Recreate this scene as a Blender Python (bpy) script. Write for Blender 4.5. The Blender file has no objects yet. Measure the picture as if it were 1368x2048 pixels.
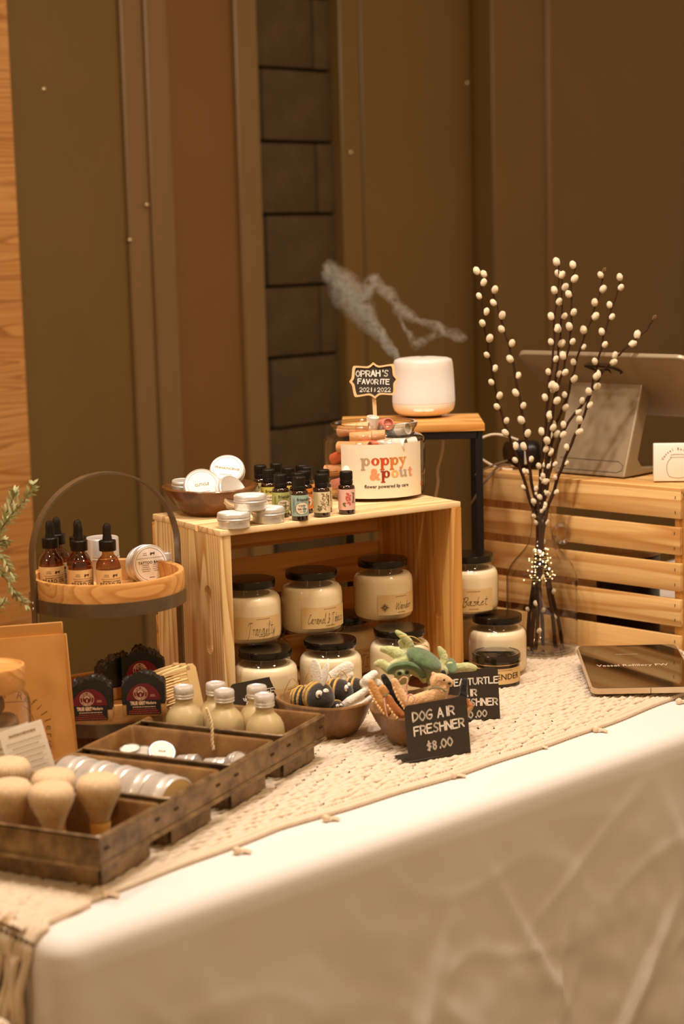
import bpy, bmesh, math, random
import numpy as np
from mathutils import Vector, Matrix, Euler, noise
sc = bpy.context.scene
random.seed(7)
PI = math.pi
R = math.radians

# ------------------------------------------------------------------ camera
CH, PITCH, ROLL, FPX = 0.76125, 0.14867, -0.02594, 3600.0
IW, IH = 1368, 2048
F_ = np.array([0, math.cos(PITCH), -math.sin(PITCH)])
r_ = np.array([1.0, 0, 0]); u_ = np.cross(r_, F_)
CR = math.cos(ROLL) * r_ + math.sin(ROLL) * u_
CU = -math.sin(ROLL) * r_ + math.cos(ROLL) * u_
cam = bpy.data.cameras.new('camera')
camo = bpy.data.objects.new('camera', cam)
sc.collection.objects.link(camo)
camo.matrix_world = Matrix(((CR[0], CU[0], -F_[0], 0), (CR[1], CU[1], -F_[1], 0), (CR[2], CU[2], -F_[2], CH), (0, 0, 0, 1)))
cam.sensor_fit = 'VERTICAL'; cam.sensor_height = 36; cam.sensor_width = 24
cam.lens = 36 * FPX / IH
cam.clip_start = 0.05; cam.clip_end = 60
cam.dof.use_dof = True; cam.dof.focus_distance = 2.95; cam.dof.aperture_fstop = 3.4
sc.camera = camo

# ------------------------------------------------------------------ world, lights, exposure
sc.view_settings.view_transform = 'Standard'; sc.view_settings.look = 'None'
sc.view_settings.gamma = 1; sc.view_settings.exposure = 0.0
sc.view_settings.use_curve_mapping = False
w = bpy.data.worlds.new('world'); sc.world = w; w.use_nodes = True
bg = w.node_tree.nodes['Background']
bg.inputs[0].default_value = (1.0, 0.585, 0.26, 1); bg.inputs[1].default_value = 0.545
sc.cycles.max_bounces = 10; sc.cycles.transparent_max_bounces = 24
sc.cycles.sample_clamp_indirect = 6.0
sc.cycles.caustics_reflective = False; sc.cycles.caustics_refractive = False

def area(name, loc, power, col, size, target):
    l = bpy.data.lights.new(name, 'AREA'); l.shape = 'DISK'; l.size = size
    l.energy = power; l.color = col
    o = bpy.data.objects.new(name, l); sc.collection.objects.link(o)
    o.location = loc
    o.rotation_euler = (Vector(target) - Vector(loc)).to_track_quat('-Z', 'Y').to_euler()
    return o
for i, (lx, ly) in enumerate(((-0.32, 2.35), (0.0, 2.5), (0.32, 2.65))):
    area('ceiling_spotlight', (lx + .1, ly, 2.0), 11.8, (1.0, 0.89, 0.82), 0.10, (lx * .6 + .1, ly + .35, 0))
area('far_ceiling_light', (1.2, 1.9, 2.2), 20, (1.0, 0.80, 0.55), 0.3, (0.4, 2.7, 0.1))
area('left_fill_light', (-2.0, .9, 1.8), 8, (1.0, 0.80, 0.55), 0.5, (-0.2, 2.9, 0.15))  # unseen lamp added to brighten the left-facing sides
area('crate_end_fill_light', (-.60, 2.34, 1.30), 5.5, (1.0, 0.86, 0.68), 0.16, (-.22, 2.85, .15))  # unseen lamp added to light the crate's left end, not the cloth end

# ------------------------------------------------------------------ pixel -> place helpers
def ray(u, v):
    return F_ + CR * (u - IW / 2) / FPX - CU * (v - IH / 2) / FPX
def at(u, v, z=0.0):
    d = ray(u, v); k = (z - CH) / d[2]; return Vector((d[0] * k, d[1] * k, z))
def aty(u, v, y):
    d = ray(u, v); k = y / d[1]; return Vector((d[0] * k, y, CH + d[2] * k))

# ------------------------------------------------------------------ materials
def srgb(*c):
    return tuple(((x / 255 + .055) / 1.055) ** 2.4 if x / 255 > .04045 else x / 255 / 12.92 for x in c) + (1,)
MC = {}
def nodes(name):
    m = bpy.data.materials.new(name); m.use_nodes = True
    nt = m.node_tree; return m, nt, nt.nodes, nt.links, nt.nodes['Principled BSDF']
def mat(name, col, rough=.5, metal=0, coat=0, var=0, vs=20, bump=0, bs=200, bd=.002, sheen=0, spec=.5, emit=0, stretch=(1, 1, 1), dark=None):
    if name in MC: return MC[name]
    m, nt, N, L, b = nodes(name)
    c = srgb(*col)
    b.inputs['Base Color'].default_value = c; b.inputs['Roughness'].default_value = rough
    b.inputs['Metallic'].default_value = metal; b.inputs['Coat Weight'].default_value = coat
    b.inputs['Coat Roughness'].default_value = .05
    b.inputs['Sheen Weight'].default_value = sheen; b.inputs['Specular IOR Level'].default_value = spec
    if emit:
        b.inputs['Emission Color'].default_value = c; b.inputs['Emission Strength'].default_value = emit
    if var or bump:
        tc = N.new('ShaderNodeTexCoord'); mp = N.new('ShaderNodeMapping'); mp.inputs['Scale'].default_value = stretch
        L.new(tc.outputs['Object'], mp.inputs[0])
    if var:
        n = N.new('ShaderNodeTexNoise'); n.inputs['Scale'].default_value = vs; n.inputs['Detail'].default_value = 5
        n.inputs['Roughness'].default_value = .65
        L.new(mp.outputs[0], n.inputs['Vector'])
        rp = N.new('ShaderNodeValToRGB'); rp.color_ramp.elements[0].position = .3; rp.color_ramp.elements[1].position = .7
        d = srgb(*dark) if dark else tuple(x * (1 - var) for x in c[:3]) + (1,)
        rp.color_ramp.elements[0].color = d; rp.color_ramp.elements[1].color = c
        L.new(n.outputs['Fac'], rp.inputs[0]); L.new(rp.outputs[0], b.inputs['Base Color'])
    if bump:
        n2 = N.new('ShaderNodeTexNoise'); n2.inputs['Scale'].default_value = bs; n2.inputs['Detail'].default_value = 4
        L.new(mp.outputs[0], n2.inputs['Vector'])
        bp = N.new('ShaderNodeBump'); bp.inputs['Strength'].default_value = bump; bp.inputs['Distance'].default_value = bd
        L.new(n2.outputs['Fac'], bp.inputs['Height']); L.new(bp.outputs[0], b.inputs['Normal'])
    MC[name] = m; return m
def wood(name, light, dark, rings=26, rough=.55, knot=True, axis=0):
    """grain runs along the object's own X (axis 0) or Z (axis 2)"""
    if name in MC: return MC[name]
    m, nt, N, L, b = nodes(name)
    tc = N.new('ShaderNodeTexCoord'); oi = N.new('ShaderNodeObjectInfo')
    mp = N.new('ShaderNodeMapping')
    s = [1.0, 1.0, 1.0]
    s[axis] = .04
    mp.inputs['Scale'].default_value = s
    mul = N.new('ShaderNodeVectorMath'); mul.operation = 'SCALE'; mul.inputs[0].default_value = (3.1, 5.3, 4.7)
    L.new(oi.outputs['Random'], mul.inputs['Scale'])
    L.new(tc.outputs['Object'], mp.inputs[0]); L.new(mul.outputs[0], mp.inputs['Location'])
    n = N.new('ShaderNodeTexNoise'); n.inputs['Scale'].default_value = 7; n.inputs['Detail'].default_value = 2
    L.new(mp.outputs[0], n.inputs['Vector'])
    k = N.new('ShaderNodeMath'); k.operation = 'MULTIPLY'; k.inputs[1].default_value = rings
    L.new(n.outputs['Fac'], k.inputs[0])
    fr = N.new('ShaderNodeMath'); fr.operation = 'FRACT'; L.new(k.outputs[0], fr.inputs[0])
    rp = N.new('ShaderNodeValToRGB')
    e = rp.color_ramp.elements
    lt, dk = srgb(*light), srgb(*dark)
    md = tuple((lt[i] * .72 + dk[i] * .28) for i in range(3)) + (1,)
    e[0].position = 0; e[0].color = lt; e[1].position = .92; e[1].color = dk
    x = e.new(.55); x.color = md; x = e.new(1.0); x.color = lt
    L.new(fr.outputs[0], rp.inputs[0])
    f2 = N.new('ShaderNodeTexNoise'); f2.inputs['Scale'].default_value = 160; f2.inputs['Detail'].default_value = 3
    L.new(mp.outputs[0], f2.inputs['Vector'])
    mx = N.new('ShaderNodeMix'); mx.data_type = 'RGBA'; mx.blend_type = 'MULTIPLY'; mx.inputs[0].default_value = .35
    L.new(rp.outputs[0], mx.inputs[6])
    r2 = N.new('ShaderNodeValToRGB'); r2.color_ramp.elements[0].position = .3; r2.color_ramp.elements[0].color = (.62, .5, .4, 1); r2.color_ramp.elements[1].position = .65
    L.new(f2.outputs['Fac'], r2.inputs[0]); L.new(r2.outputs[0], mx.inputs[7])
    # slow tone drift
    f3 = N.new('ShaderNodeTexNoise'); f3.inputs['Scale'].default_value = 5
    L.new(mp.outputs[0], f3.inputs['Vector'])
    mx2 = N.new('ShaderNodeMix'); mx2.data_type = 'RGBA'; mx2.blend_type = 'MULTIPLY'; mx2.inputs[0].default_value = .5
    r3 = N.new('ShaderNodeValToRGB'); r3.color_ramp.elements[0].position = .35; r3.color_ramp.elements[0].color = (.86, .72, .52, 1); r3.color_ramp.elements[1].position = .6
    L.new(f3.outputs['Fac'], r3.inputs[0]); L.new(mx.outputs[2], mx2.inputs[6]); L.new(r3.outputs[0], mx2.inputs[7])
    L.new(mx2.outputs[2], b.inputs['Base Color'])
    b.inputs['Roughness'].default_value = rough; b.inputs['Specular IOR Level'].default_value = .3
    bp = N.new('ShaderNodeBump'); bp.inputs['Strength'].default_value = .25; bp.inputs['Distance'].default_value = .0006
    L.new(f2.outputs['Fac'], bp.inputs['Height']); L.new(bp.outputs[0], b.inputs['Normal'])
    MC[name] = m; return m
def thin_glass(name, tint=(.96, .95, .9), edge=(.55, .5, .4), refl=1.0, rough=.02):
    """physically thin pane: straight-through light plus mirror gloss; glass seen edge-on is darker"""
    if name in MC: return MC[name]
    m = bpy.data.materials.new(name); m.use_nodes = True
    nt = m.node_tree; N, L = nt.nodes, nt.links
    for n in list(N): N.remove(n)
    out = N.new('ShaderNodeOutputMaterial')
    lw = N.new('ShaderNodeLayerWeight'); lw.inputs['Blend'].default_value = .25
    rp = N.new('ShaderNodeValToRGB'); e = rp.color_ramp.elements
    e[0].position = .35; e[0].color = tint + (1,); e[1].position = .97; e[1].color = edge + (1,)
    L.new(lw.outputs['Facing'], rp.inputs[0])
    tr = N.new('ShaderNodeBsdfTransparent'); L.new(rp.outputs[0], tr.inputs[0])
    gl = N.new('ShaderNodeBsdfGlossy'); gl.inputs['Roughness'].default_value = rough
    l2 = N.new('ShaderNodeLayerWeight'); l2.inputs['Blend'].default_value = .5
    pw = N.new('ShaderNodeMath'); pw.operation = 'POWER'; pw.inputs[1].default_value = 4.5; L.new(l2.outputs['Facing'], pw.inputs[0])
    k = N.new('ShaderNodeMath'); k.operation = 'MULTIPLY_ADD'; k.inputs[1].default_value = .85 * refl; k.inputs[2].default_value = .045 * refl; k.use_clamp = True
    L.new(pw.outputs[0], k.inputs[0])
    ms = N.new('ShaderNodeMixShader'); L.new(k.outputs[0], ms.inputs[0]); L.new(tr.outputs[0], ms.inputs[1]); L.new(gl.outputs[0], ms.inputs[2])
    L.new(ms.outputs[0], out.inputs[0])
    MC[name] = m; return m

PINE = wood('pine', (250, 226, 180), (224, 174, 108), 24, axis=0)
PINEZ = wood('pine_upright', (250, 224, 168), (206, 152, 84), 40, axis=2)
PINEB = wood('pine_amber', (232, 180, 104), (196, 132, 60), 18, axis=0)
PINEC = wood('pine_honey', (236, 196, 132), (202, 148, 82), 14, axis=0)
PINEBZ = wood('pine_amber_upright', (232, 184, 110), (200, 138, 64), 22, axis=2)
ACACIA = wood('acacia', (222, 168, 100), (192, 132, 68), 16, .4)
BOWLW = mat('dark_carved_wood', (138, 86, 38), .32, var=.7, vs=14, bump=.3, bs=60, dark=(52, 26, 9), coat=.25)
BOWLM = mat('brown_carved_wood', (164, 120, 72), .42, var=.6, vs=22, bump=.4, bs=90, dark=(100, 66, 34), coat=.1, stretch=(1, 1, .3))
BAMB = mat('bamboo', (240, 196, 124), .4, var=.12, vs=30)
COMBW = mat('comb_wood', (246, 212, 150), .45, var=.1, vs=40)
BLACKLID = mat('black_gloss', (16, 11, 7), .2, coat=.15, spec=.35)
BLACKPL = mat('black_plastic', (24, 17, 10), .38, spec=.35)
BLACKMET = mat('black_metal', (20, 17, 14), .45, metal=.3)
RINGMET = mat('bronzed_metal', (112, 92, 66), .36, metal=.35, var=.35, vs=30, coat=.2)
ALU = mat('aluminium', (232, 228, 220), .30, metal=.55, var=.06, vs=60)
ALUB = mat('brushed_aluminium', (232, 228, 222), .36, metal=.5)
WAX = mat('candle_wax', (246, 228, 192), .38, coat=.15)
LABK = mat('kraft_label', (224, 190, 132), .6, var=.06, vs=300)
INK = mat('brown_ink', (58, 40, 22), .7)
INKB = mat('black_ink', (28, 22, 16), .7)
INKL = mat('faded_ink', (150, 122, 84), .7)
WHITE = mat('white_paper', (240, 232, 218), .6)
CHALK = mat('chalk_white', (244, 234, 220), .8)
SLATE = mat('blackboard', (52, 40, 25), .6, var=.35, vs=60)
BALSA = mat('pale_frame_wood', (226, 184, 132), .55)
GLASS = thin_glass('clear_glass', (.96, .945, .91), (.34, .26, .16), 1.5)
GLASSJ = thin_glass('candle_glass', (.985, .975, .95), (.80, .72, .58), .9)
AMBER = thin_glass('amber_glass', (.68, .40, .13), (.10, .04, .01), 1.8, .03)
FROST = mat('frosted_glass', (190, 168, 122), .34, spec=.4)
RUST = mat('rusted_tin', (156, 126, 84), .40, metal=.25, var=.5, vs=30, bump=.4, bs=60, dark=(74, 52, 28))
RUSTI = mat('rusted_tin_inside', (152, 112, 62), .45, metal=.15, var=.5, vs=18, dark=(100, 62, 28))

# ------------------------------------------------------------------ mesh helpers
class G:
    def __init__(s): s.v = []; s.f = []; s.m = []
    def add(s, vs, fs, mi=0, M=None):
        o = len(s.v)
        if M is not None: vs = [M @ Vector(v) for v in vs]
        s.v += [tuple(v) for v in vs]; s.f += [tuple(o + i for i in f) for f in fs]; s.m += [mi] * len(fs)
        return s
    def box(s, c, d, mi=0, M=None):
        x, y, z = c; a, b, h = d[0] / 2, d[1] / 2, d[2] / 2
        vs = [(x + i * a, y + j * b, z + k * h) for k in (-1, 1) for j in (-1, 1) for i in (-1, 1)]
        return s.add(vs, [(0, 2, 3, 1), (4, 5, 7, 6), (0, 1, 5, 4), (2, 6, 7, 3), (0, 4, 6, 2), (1, 3, 7, 5)], mi, M)
    def rbox(s, c, d, r=.003, seg=2, mi=0, M=None):
        bm = bmesh.new(); bmesh.ops.create_cube(bm, size=1)
        for v in bm.verts: v.co = Vector((v.co.x * d[0], v.co.y * d[1], v.co.z * d[2]))
        bmesh.ops.bevel(bm, geom=bm.edges[:], offset=r, segments=seg, affect='EDGES', profile=.5)
        for v in bm.verts: v.co += Vector(c)
        bm.verts.index_update()
        s.add([v.co.copy() for v in bm.verts], [tuple(v.index for v in f.verts) for f in bm.faces], mi, M)
        bm.free(); return s
    def lathe(s, prof, n=40, mi=0, M=None, cap0=False, cap1=False, wob=None):
        vs = []; fs = []
        for k, (r, z) in enumerate(prof):
            for i in range(n):
                a = 2 * PI * i / n; q = r * (wob(a, z) if wob else 1)
                vs.append((q * math.cos(a), q * math.sin(a), z))
        for k in range(len(prof) - 1):
            for i in range(n):
                j = (i + 1) % n; fs.append((k * n + i, k * n + j, (k + 1) * n + j, (k + 1) * n + i))
        if cap0: fs.append(tuple(reversed(range(n))))
        if cap1: fs.append(tuple((len(prof) - 1) * n + i for i in range(n)))
        return s.add(vs, fs, mi, M)
    def tube(s, pts, r, n=8, mi=0, M=None, closed=False, caps=True, flat=None):
        pts = [Vector(p) for p in pts]; K = len(pts); vs = []; fs = []
        up = None
        for k, p in enumerate(pts):
            if closed: t = pts[(k + 1) % K] - pts[k - 1]
            else: t = pts[min(k + 1, K - 1)] - pts[max(k - 1, 0)]
            t.normalize() if t.length > 1e-9 else None
            if up is None:
                up = Vector((0, 0, 1)) if abs(t.z) < .9 else Vector((1, 0, 0))
            a = t.cross(up)
            if a.length < 1e-6: a = t.orthogonal()
            a.normalize(); b = a.cross(t); up = b
            rr = r(k / max(K - 1, 1)) if callable(r) else r
            for i in range(n):
                th = 2 * PI * i / n
                ra, rb = (rr, rr) if flat is None else (rr, rr * flat)
                vs.append(p + a * (ra * math.cos(th)) + b * (rb * math.sin(th)))
        for k in range(K if closed else K - 1):
            q = (k + 1) % K
            for i in range(n):
                j = (i + 1) % n; fs.append((k * n + i, k * n + j, q * n + j, q * n + i))
        if caps and not closed:
            fs.append(tuple(reversed(range(n)))); fs.append(tuple((K - 1) * n + i for i in range(n)))
        return s.add(vs, fs, mi, M)
    def ell(s, c, r, nu=20, nv=12, mi=0, M=None, f=None):
        vs = []; fs = []
        for k in range(nv + 1):
            ph = PI * k / nv - PI / 2
            for i in range(nu):
                a = 2 * PI * i / nu
                d = Vector((math.cos(ph) * math.cos(a), math.cos(ph) * math.sin(a), math.sin(ph)))
                q = f(d) if f else 1
                vs.append((c[0] + d.x * r[0] * q, c[1] + d.y * r[1] * q, c[2] + d.z * r[2] * q))
        for k in range(nv):
            for i in range(nu):
                j = (i + 1) % nu; fs.append((k * nu + i, k * nu + j, (k + 1) * nu + j, (k + 1) * nu + i))
        return s.add(vs, fs, mi, M)
    def prism(s, poly, h0, h1, mi=0, M=None):
        n = len(poly); vs = [(x, y, h0) for x, y in poly] + [(x, y, h1) for x, y in poly]
        fs = [tuple(reversed(range(n))), tuple(range(n, 2 * n))] + [(i, (i + 1) % n, n + (i + 1) % n, n + i) for i in range(n)]
        return s.add(vs, fs, mi, M)
XZ = Matrix(((1, 0, 0, 0), (0, 0, -1, 0), (0, 1, 0, 0), (0, 0, 0, 1)))   # plane (x,y) -> (x, z), extruding towards -Y
def obj(name, g, mats, parent=None, loc=(0, 0, 0), rot=(0, 0, 0), smooth=True, ang=38, label=None, kind=None):
    me = bpy.data.meshes.new(name); me.from_pydata(g.v, [], g.f)
    if not isinstance(mats, (list, tuple)): mats = [mats]
    for m in mats: me.materials.append(m)
    if any(g.m): me.polygons.foreach_set('material_index', g.m)
    if smooth:
        me.polygons.foreach_set('use_smooth', [True] * len(me.polygons)); me.set_sharp_from_angle(angle=R(ang))
    me.update()
    o = bpy.data.objects.new(name, me); sc.collection.objects.link(o)
    o.location = loc; o.rotation_euler = rot
    if parent: o.parent = parent
    if label: o['label'] = label
    if kind: o['kind'] = kind
    return o
def thing(name, label, cat, loc=(0, 0, 0), rz=0, group=None, rot=None):
    o = bpy.data.objects.new(name, None); sc.collection.objects.link(o)
    o.empty_display_size = .02
    o.location = loc; o.rotation_euler = rot if rot else (0, 0, rz)
    o['label'] = label; o['category'] = cat
    if group: o['group'] = group
    return o
def tag(o, label, cat, group=None, kind=None):
    o['label'] = label; o['category'] = cat
    if group: o['group'] = group
    if kind: o['kind'] = kind
    return o
def dup(root, label, loc, rot=(0, 0, 0), group=None):
    r = root.copy(); sc.collection.objects.link(r); r.location = loc; r.rotation_euler = rot; r['label'] = label
    if group: r['group'] = group
    for ch in list(root.children):
        c = ch.copy(); sc.collection.objects.link(c); c.parent = r
        for gch in list(ch.children):
            d = gch.copy(); sc.collection.objects.link(d); d.parent = c
    return r
def catmull(p, n=6, closed=False):
    p = [Vector(q) for q in p]; K = len(p); out = []
    rng = range(K if closed else K - 1)
    for i in rng:
        if closed: a, b, c, d = p[i - 1], p[i], p[(i + 1) % K], p[(i + 2) % K]
        else: a, b, c, d = p[max(i - 1, 0)], p[i], p[i + 1], p[min(i + 2, K - 1)]
        for k in range(n):
            t = k / n
            out.append(.5 * ((2 * b) + (c - a) * t + (2 * a - 5 * b + 4 * c - d) * t * t + (3 * b - a - 3 * c + d) * t ** 3))
    if not closed: out.append(p[-1])
    return out

# ------------------------------------------------------------------ lettering
_tc = {}
def ftext(s, size, bold=0.0, align='CENTER', xs=1.0):
    """flat letters from the built-in font: (verts2d, faces), centred"""
    key = (s, size, bold, align, xs)
    if key in _tc: return _tc[key]
    cu = bpy.data.curves.new('t', 'FONT'); cu.body = s; cu.size = size; cu.offset = bold; cu.resolution_u = 2
    cu.align_x = align; cu.align_y = 'CENTER'; cu.fill_mode = 'FRONT'
    o = bpy.data.objects.new('t', cu); sc.collection.objects.link(o)
    dg = bpy.context.evaluated_depsgraph_get(); me = o.evaluated_get(dg).to_mesh()
    r = ([(v.co.x * xs, v.co.y) for v in me.vertices], [tuple(p.vertices) for p in me.polygons])
    o.evaluated_get(dg).to_mesh_clear(); bpy.data.objects.remove(o); bpy.data.curves.remove(cu)
    _tc[key] = r; return r
UP = {'A': '00 39 60|13 53', 'B': '00 09|~09 49 57 45 05|~05 55 62 40 00', 'C': '~68 49 18 05 01 30 61', 'D': '00 09|~09 48 65 42 00',
      'E': '69 09 00 60|05 55', 'F': '69 09 00|05 55', 'G': '~68 49 17 04 11 40 62|62 64 34', 'H': '00 09|60 69|05 65', 'I': '30 39',
      'L': '09 00 60', 'N': '00 09 60 69', 'O': '~39 17 04 12 30 52 64 57 39', 'P': '00 09|~09 58 66 44 04', 'R': '00 09|~09 58 66 44 04|34 60',
      'S': '~68 39 17 25 44 52 30 01', 'T': '09 69|39 30', 'U': '~09 03 30 63 69', 'V': '09 30 69', 'W': '09 20 36 50 69',
      '0': '~39 17 04 12 30 52 64 57 39', '1': '30 39', '2': '~07 29 58 55 22 00|00 60', '8': '~35 17 39 57 35 13 30 53 35',
      '$': '~57 38 16 35 54 32 11|3A 30', '.': '30 31', "'": '39 37', '&': '~48 36 44 34 42 30 21|33 33|24 54', 'Q': '~39 17 04 12 30 52 64 57 39|42 60'}
CV = {'T': '~0A 3C 9C|~5C 46 21 00', 'C': '~7B 5C 28 04 13 43 75', 'W': '~1B 03 24 5A 54 73 AC', 'B': '~2B 10|~0A 4C 7B 68 37|~37 66 64 31 03', '&': '~6A 4C 39 57 23 03 43 77|37 77',
      'r': '~07 27 23|~25 37 57', 'a': '~57 27 04 23 47 57 43 73', 'n': '07 03|~04 27 46 43 63', 'q': '~57 27 04 23 47 57 50|~50 56', 'u': '~07 04 23 46 57|~57 43 63',
      'i': '~07 03 23|0A 0B', 'l': '~05 3B 2C 13 33', 't': '~3C 24 33 53|09 69', 'y': '~07 04 23 57|~57 30 00 25 44', 'm': '07 03|~04 27 33|~34 57 63 83',
      'e': '~05 36 47 27 04 23 54', 'o': '~37 14 23 44 47 27 57', 'b': '~2C 03 23 46 27 06', 'c': '~47 17 04 23 53', 'd': '~57 27 04 23 47|~5C 43 63', 's': '~37 57 17 45 33 03',
      'k': '2C 03|~06 37 15|~15 43 63', 'W2': ''}
HX = {c: i for i, c in enumerate('0123456789ABCDE')}
def stext(s, size, width, font=UP, slant=0.0, adv=7.6, sp=5, jit=0.0, conn=False, base=0):
    """pen-stroke lettering: (verts2d, faces), centred"""
    vs = []; fs = []; x = 0; rnd = random.Random(len(s) * 13 + int(size * 1e5))
    k = size / 9.0
    def disc(cx, cy, r):
        o = len(vs)
        for i in range(7): vs.append((cx + r * math.cos(2 * PI * i / 7), cy + r * math.sin(2 * PI * i / 7)))
        fs.append(tuple(range(o, o + 7)))
    def seg(a, b, r):
        d = Vector((b[0] - a[0], b[1] - a[1]))
        if d.length < 1e-9: return
        d.normalize(); n = Vector((-d.y, d.x)) * r; o = len(vs)
        vs.extend([(a[0] + n.x, a[1] + n.y), (a[0] - n.x, a[1] - n.y), (b[0] - n.x, b[1] - n.y), (b[0] + n.x, b[1] + n.y)]); fs.append((o, o + 1, o + 2, o + 3))
    for ch in s:
        if ch == ' ': x += sp; continue
        mx = 0; jy = (rnd.random() - .5) * jit
        for st in font.get(ch, '').split('|'):
            if not st: continue
            sm = st[0] == '~'; P = []
            for tkn in st.lstrip('~').split():
                px, py = HX[tkn[0]], HX[tkn[1]] - base; mx = max(mx, px)
                P.append(((x + px + slant * py) * k, (py + jy) * k, 0))
            P = catmull(P, 5) if sm and len(P) > 2 else [Vector(q) for q in P]
            for i in range(len(P)): disc(P[i].x, P[i].y, width / 2)
            for i in range(len(P) - 1): seg(P[i], P[i + 1], width / 2)
        x += (mx + (1.9 if not conn else .5)) if ch != 'I' and ch != '1' else 5
    if not vs: return (vs, fs)
    x0 = min(v[0] for v in vs); x1 = max(v[0] for v in vs)
    cx = (x0 + x1) / 2; cy = size / 2
    return ([(a - cx, b - cy) for a, b in vs], fs)
def place(g, t2, fn, mi=0, dx=0, dy=0, rot=0, sc_=1):
    c, s_ = math.cos(rot), math.sin(rot)
    g.add([fn(dx + sc_ * (x * c - y * s_), dy + sc_ * (x * s_ + y * c)) for x, y in t2[0]], t2[1], mi)
def cyl(Rr, zc, phi=0, eps=.0004):
    def f(x, y):
        a = phi + x / Rr; return ((Rr + eps) * math.sin(a), -(Rr + eps) * math.cos(a), zc + y)
    return f
def front(y0=0.0): return lambda x, y: (x, y0, y)
def top(z0): return lambda x, y: (x, y, z0)
def rect2(w_, h_, nx=1):
    vs = []; fs = []
    for i in range(nx + 1):
        x = -w_ / 2 + w_ * i / nx; vs += [(x, -h_ / 2), (x, h_ / 2)]
    for i in range(nx): fs.append((2 * i, 2 * i + 2, 2 * i + 3, 2 * i + 1))
    return (vs, fs)
def disc2(r, n=36): return ([(r * math.cos(2 * PI * i / n), r * math.sin(2 * PI * i / n)) for i in range(n)], [tuple(range(n))])
def ring2(r0, r1, n=36, sx=1.0, cx=0, cy=0):
    vs = []; fs = []
    for i in range(n):
        a = 2 * PI * i / n; vs += [(cx + r0 * math.cos(a) * sx, cy + r0 * math.sin(a)), (cx + r1 * math.cos(a) * sx, cy + r1 * math.sin(a))]
    for i in range(n):
        j = (i + 1) % n; fs.append((2 * i, 2 * i + 1, 2 * j + 1, 2 * j))
    return (vs, fs)
def rows2(w_, n, pitch, h_, rnd=3):
    """lines of print too small to read: a row of little dashes each"""
    rr = random.Random(rnd); vs = []; fs = []
    for k in range(n):
        L_ = w_ * (.65 + .35 * rr.random()); x = -L_ / 2; y = ((n - 1) / 2 - k) * pitch
        while x < L_ / 2:
            l = w_ * (.03 + .05 * rr.random()); o = len(vs)
            vs += [(x, y - h_ / 2), (x + l, y - h_ / 2), (x + l, y + h_ / 2), (x, y + h_ / 2)]; fs.append((o, o + 1, o + 2, o + 3)); x += l + w_ * .018
    return (vs, fs)

# ================================================================== SETTING
TH = R(43.5); T2 = Vector((math.cos(TH), math.sin(TH), 0)); N2 = Vector((-math.sin(TH), math.cos(TH), 0))
ZT = -0.009                                    # cloth surface; the runner's cords lie between it and z = 0
C0 = Vector((-0.331, 1.914, 0))
def tf(s, w_, z=0.0): return C0 + T2 * s + N2 * w_ + Vector((0, 0, z))
WO = Vector((-.12, 5.1, 0))
PAINT = mat('brown_paint', (108, 82, 38), .42, var=.12, vs=3, bump=.08, bs=400, bd=.0005)
PAINTL = mat('taupe_lit_paint', (122, 94, 56), .38, var=.08, vs=3)
PAINTO = mat('russet_paint', (118, 80, 36), .45, var=.1, vs=3)
BLOCK = mat('dark_block', (84, 64, 34), .8, var=.5, vs=7, bump=.6, bs=70, bd=.003)
MORT = mat('mortar', (30, 24, 16), .9)
PLANKW = wood('oak_panel', (206, 152, 88), (164, 110, 56), 46, .5, axis=0)
def wallobj(name, boxes, m, kind='structure', ch=None):
    g = G()
    for s0, s1, y0, y1, z0, z1 in boxes: g.rbox(((s0 + s1) / 2, (y0 + y1) / 2, (z0 + z1) / 2), (s1 - s0, y1 - y0, z1 - z0), .004, 1)
    return obj(name, g, m, loc=WO, rot=(0, 0, TH), kind=kind)
ZB, ZC = -.74, 2.9
g = G(); g.box((0, 0, ZB - .02), (9, 12, .04))
obj('floor', g, mat('floor_concrete', (104, 84, 60), .6, var=.3, vs=5), loc=(0, 3.5, 0), kind='structure')
wb = wallobj('wall_back', [(-.912, -.574, 0, .1, ZB, ZC), (.286, .756, 0, .1, ZB, ZC), (.7, .80, .07, .12, ZB, ZC), (.768, 3.2, -.075, .02, ZB, ZC)], PAINT)
wallobj('trim_1', [(-.574, -.505, -.012, .1, ZB, ZC), (-.505, -.43, -.022, .1, ZB, ZC)], PAINTL)  # paler tone stands in for light caught by these narrow faces
wallobj('trim_2', [(-.43, -.196, 0, .1, ZB, ZC)], PAINTO)
wallobj('trim_3', [(-.196, -.116, -.014, .1, ZB, ZC)], PAINTL)
wallobj('trim_4', [(.196, .276, -.008, .1, ZB, ZC), (.276, .286, .012, .1, ZB, ZC)], PAINT)
wallobj('trim_5', [(1.018, 1.040, -.083, -.07, ZB, ZC)], PAINTL)
bw = wallobj('wall_brick', [(-.20, .28, .06, .12, ZB, ZC)], MORT)
k = 0
z = .243 - .2 * 5
while z < 2.6:
    for off in (-.471, -.068, .335) if k % 2 else (-.27, .132, ):
        a, b_ = max(off, -.16), min(off + .396, .26)
        if b_ - a > .03:
            g = G(); g.rbox((0, 0, 0), (b_ - a, .05, .192), .005, 2)
            rr = random.random
            obj('brick', g, BLOCK, bw, loc=((a + b_) / 2, .05 + rr() * .006, z + .1), rot=(0, (rr() - .5) * .012, (rr() - .5) * .01))
    z += .2; k += 1
wl = wallobj('wall_left', [(-3.4, -.922, -.03, .08, ZB, ZC)], PLANKW)
BOLT = mat('bolt_steel', (220, 205, 170), .25, metal=.9)
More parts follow.
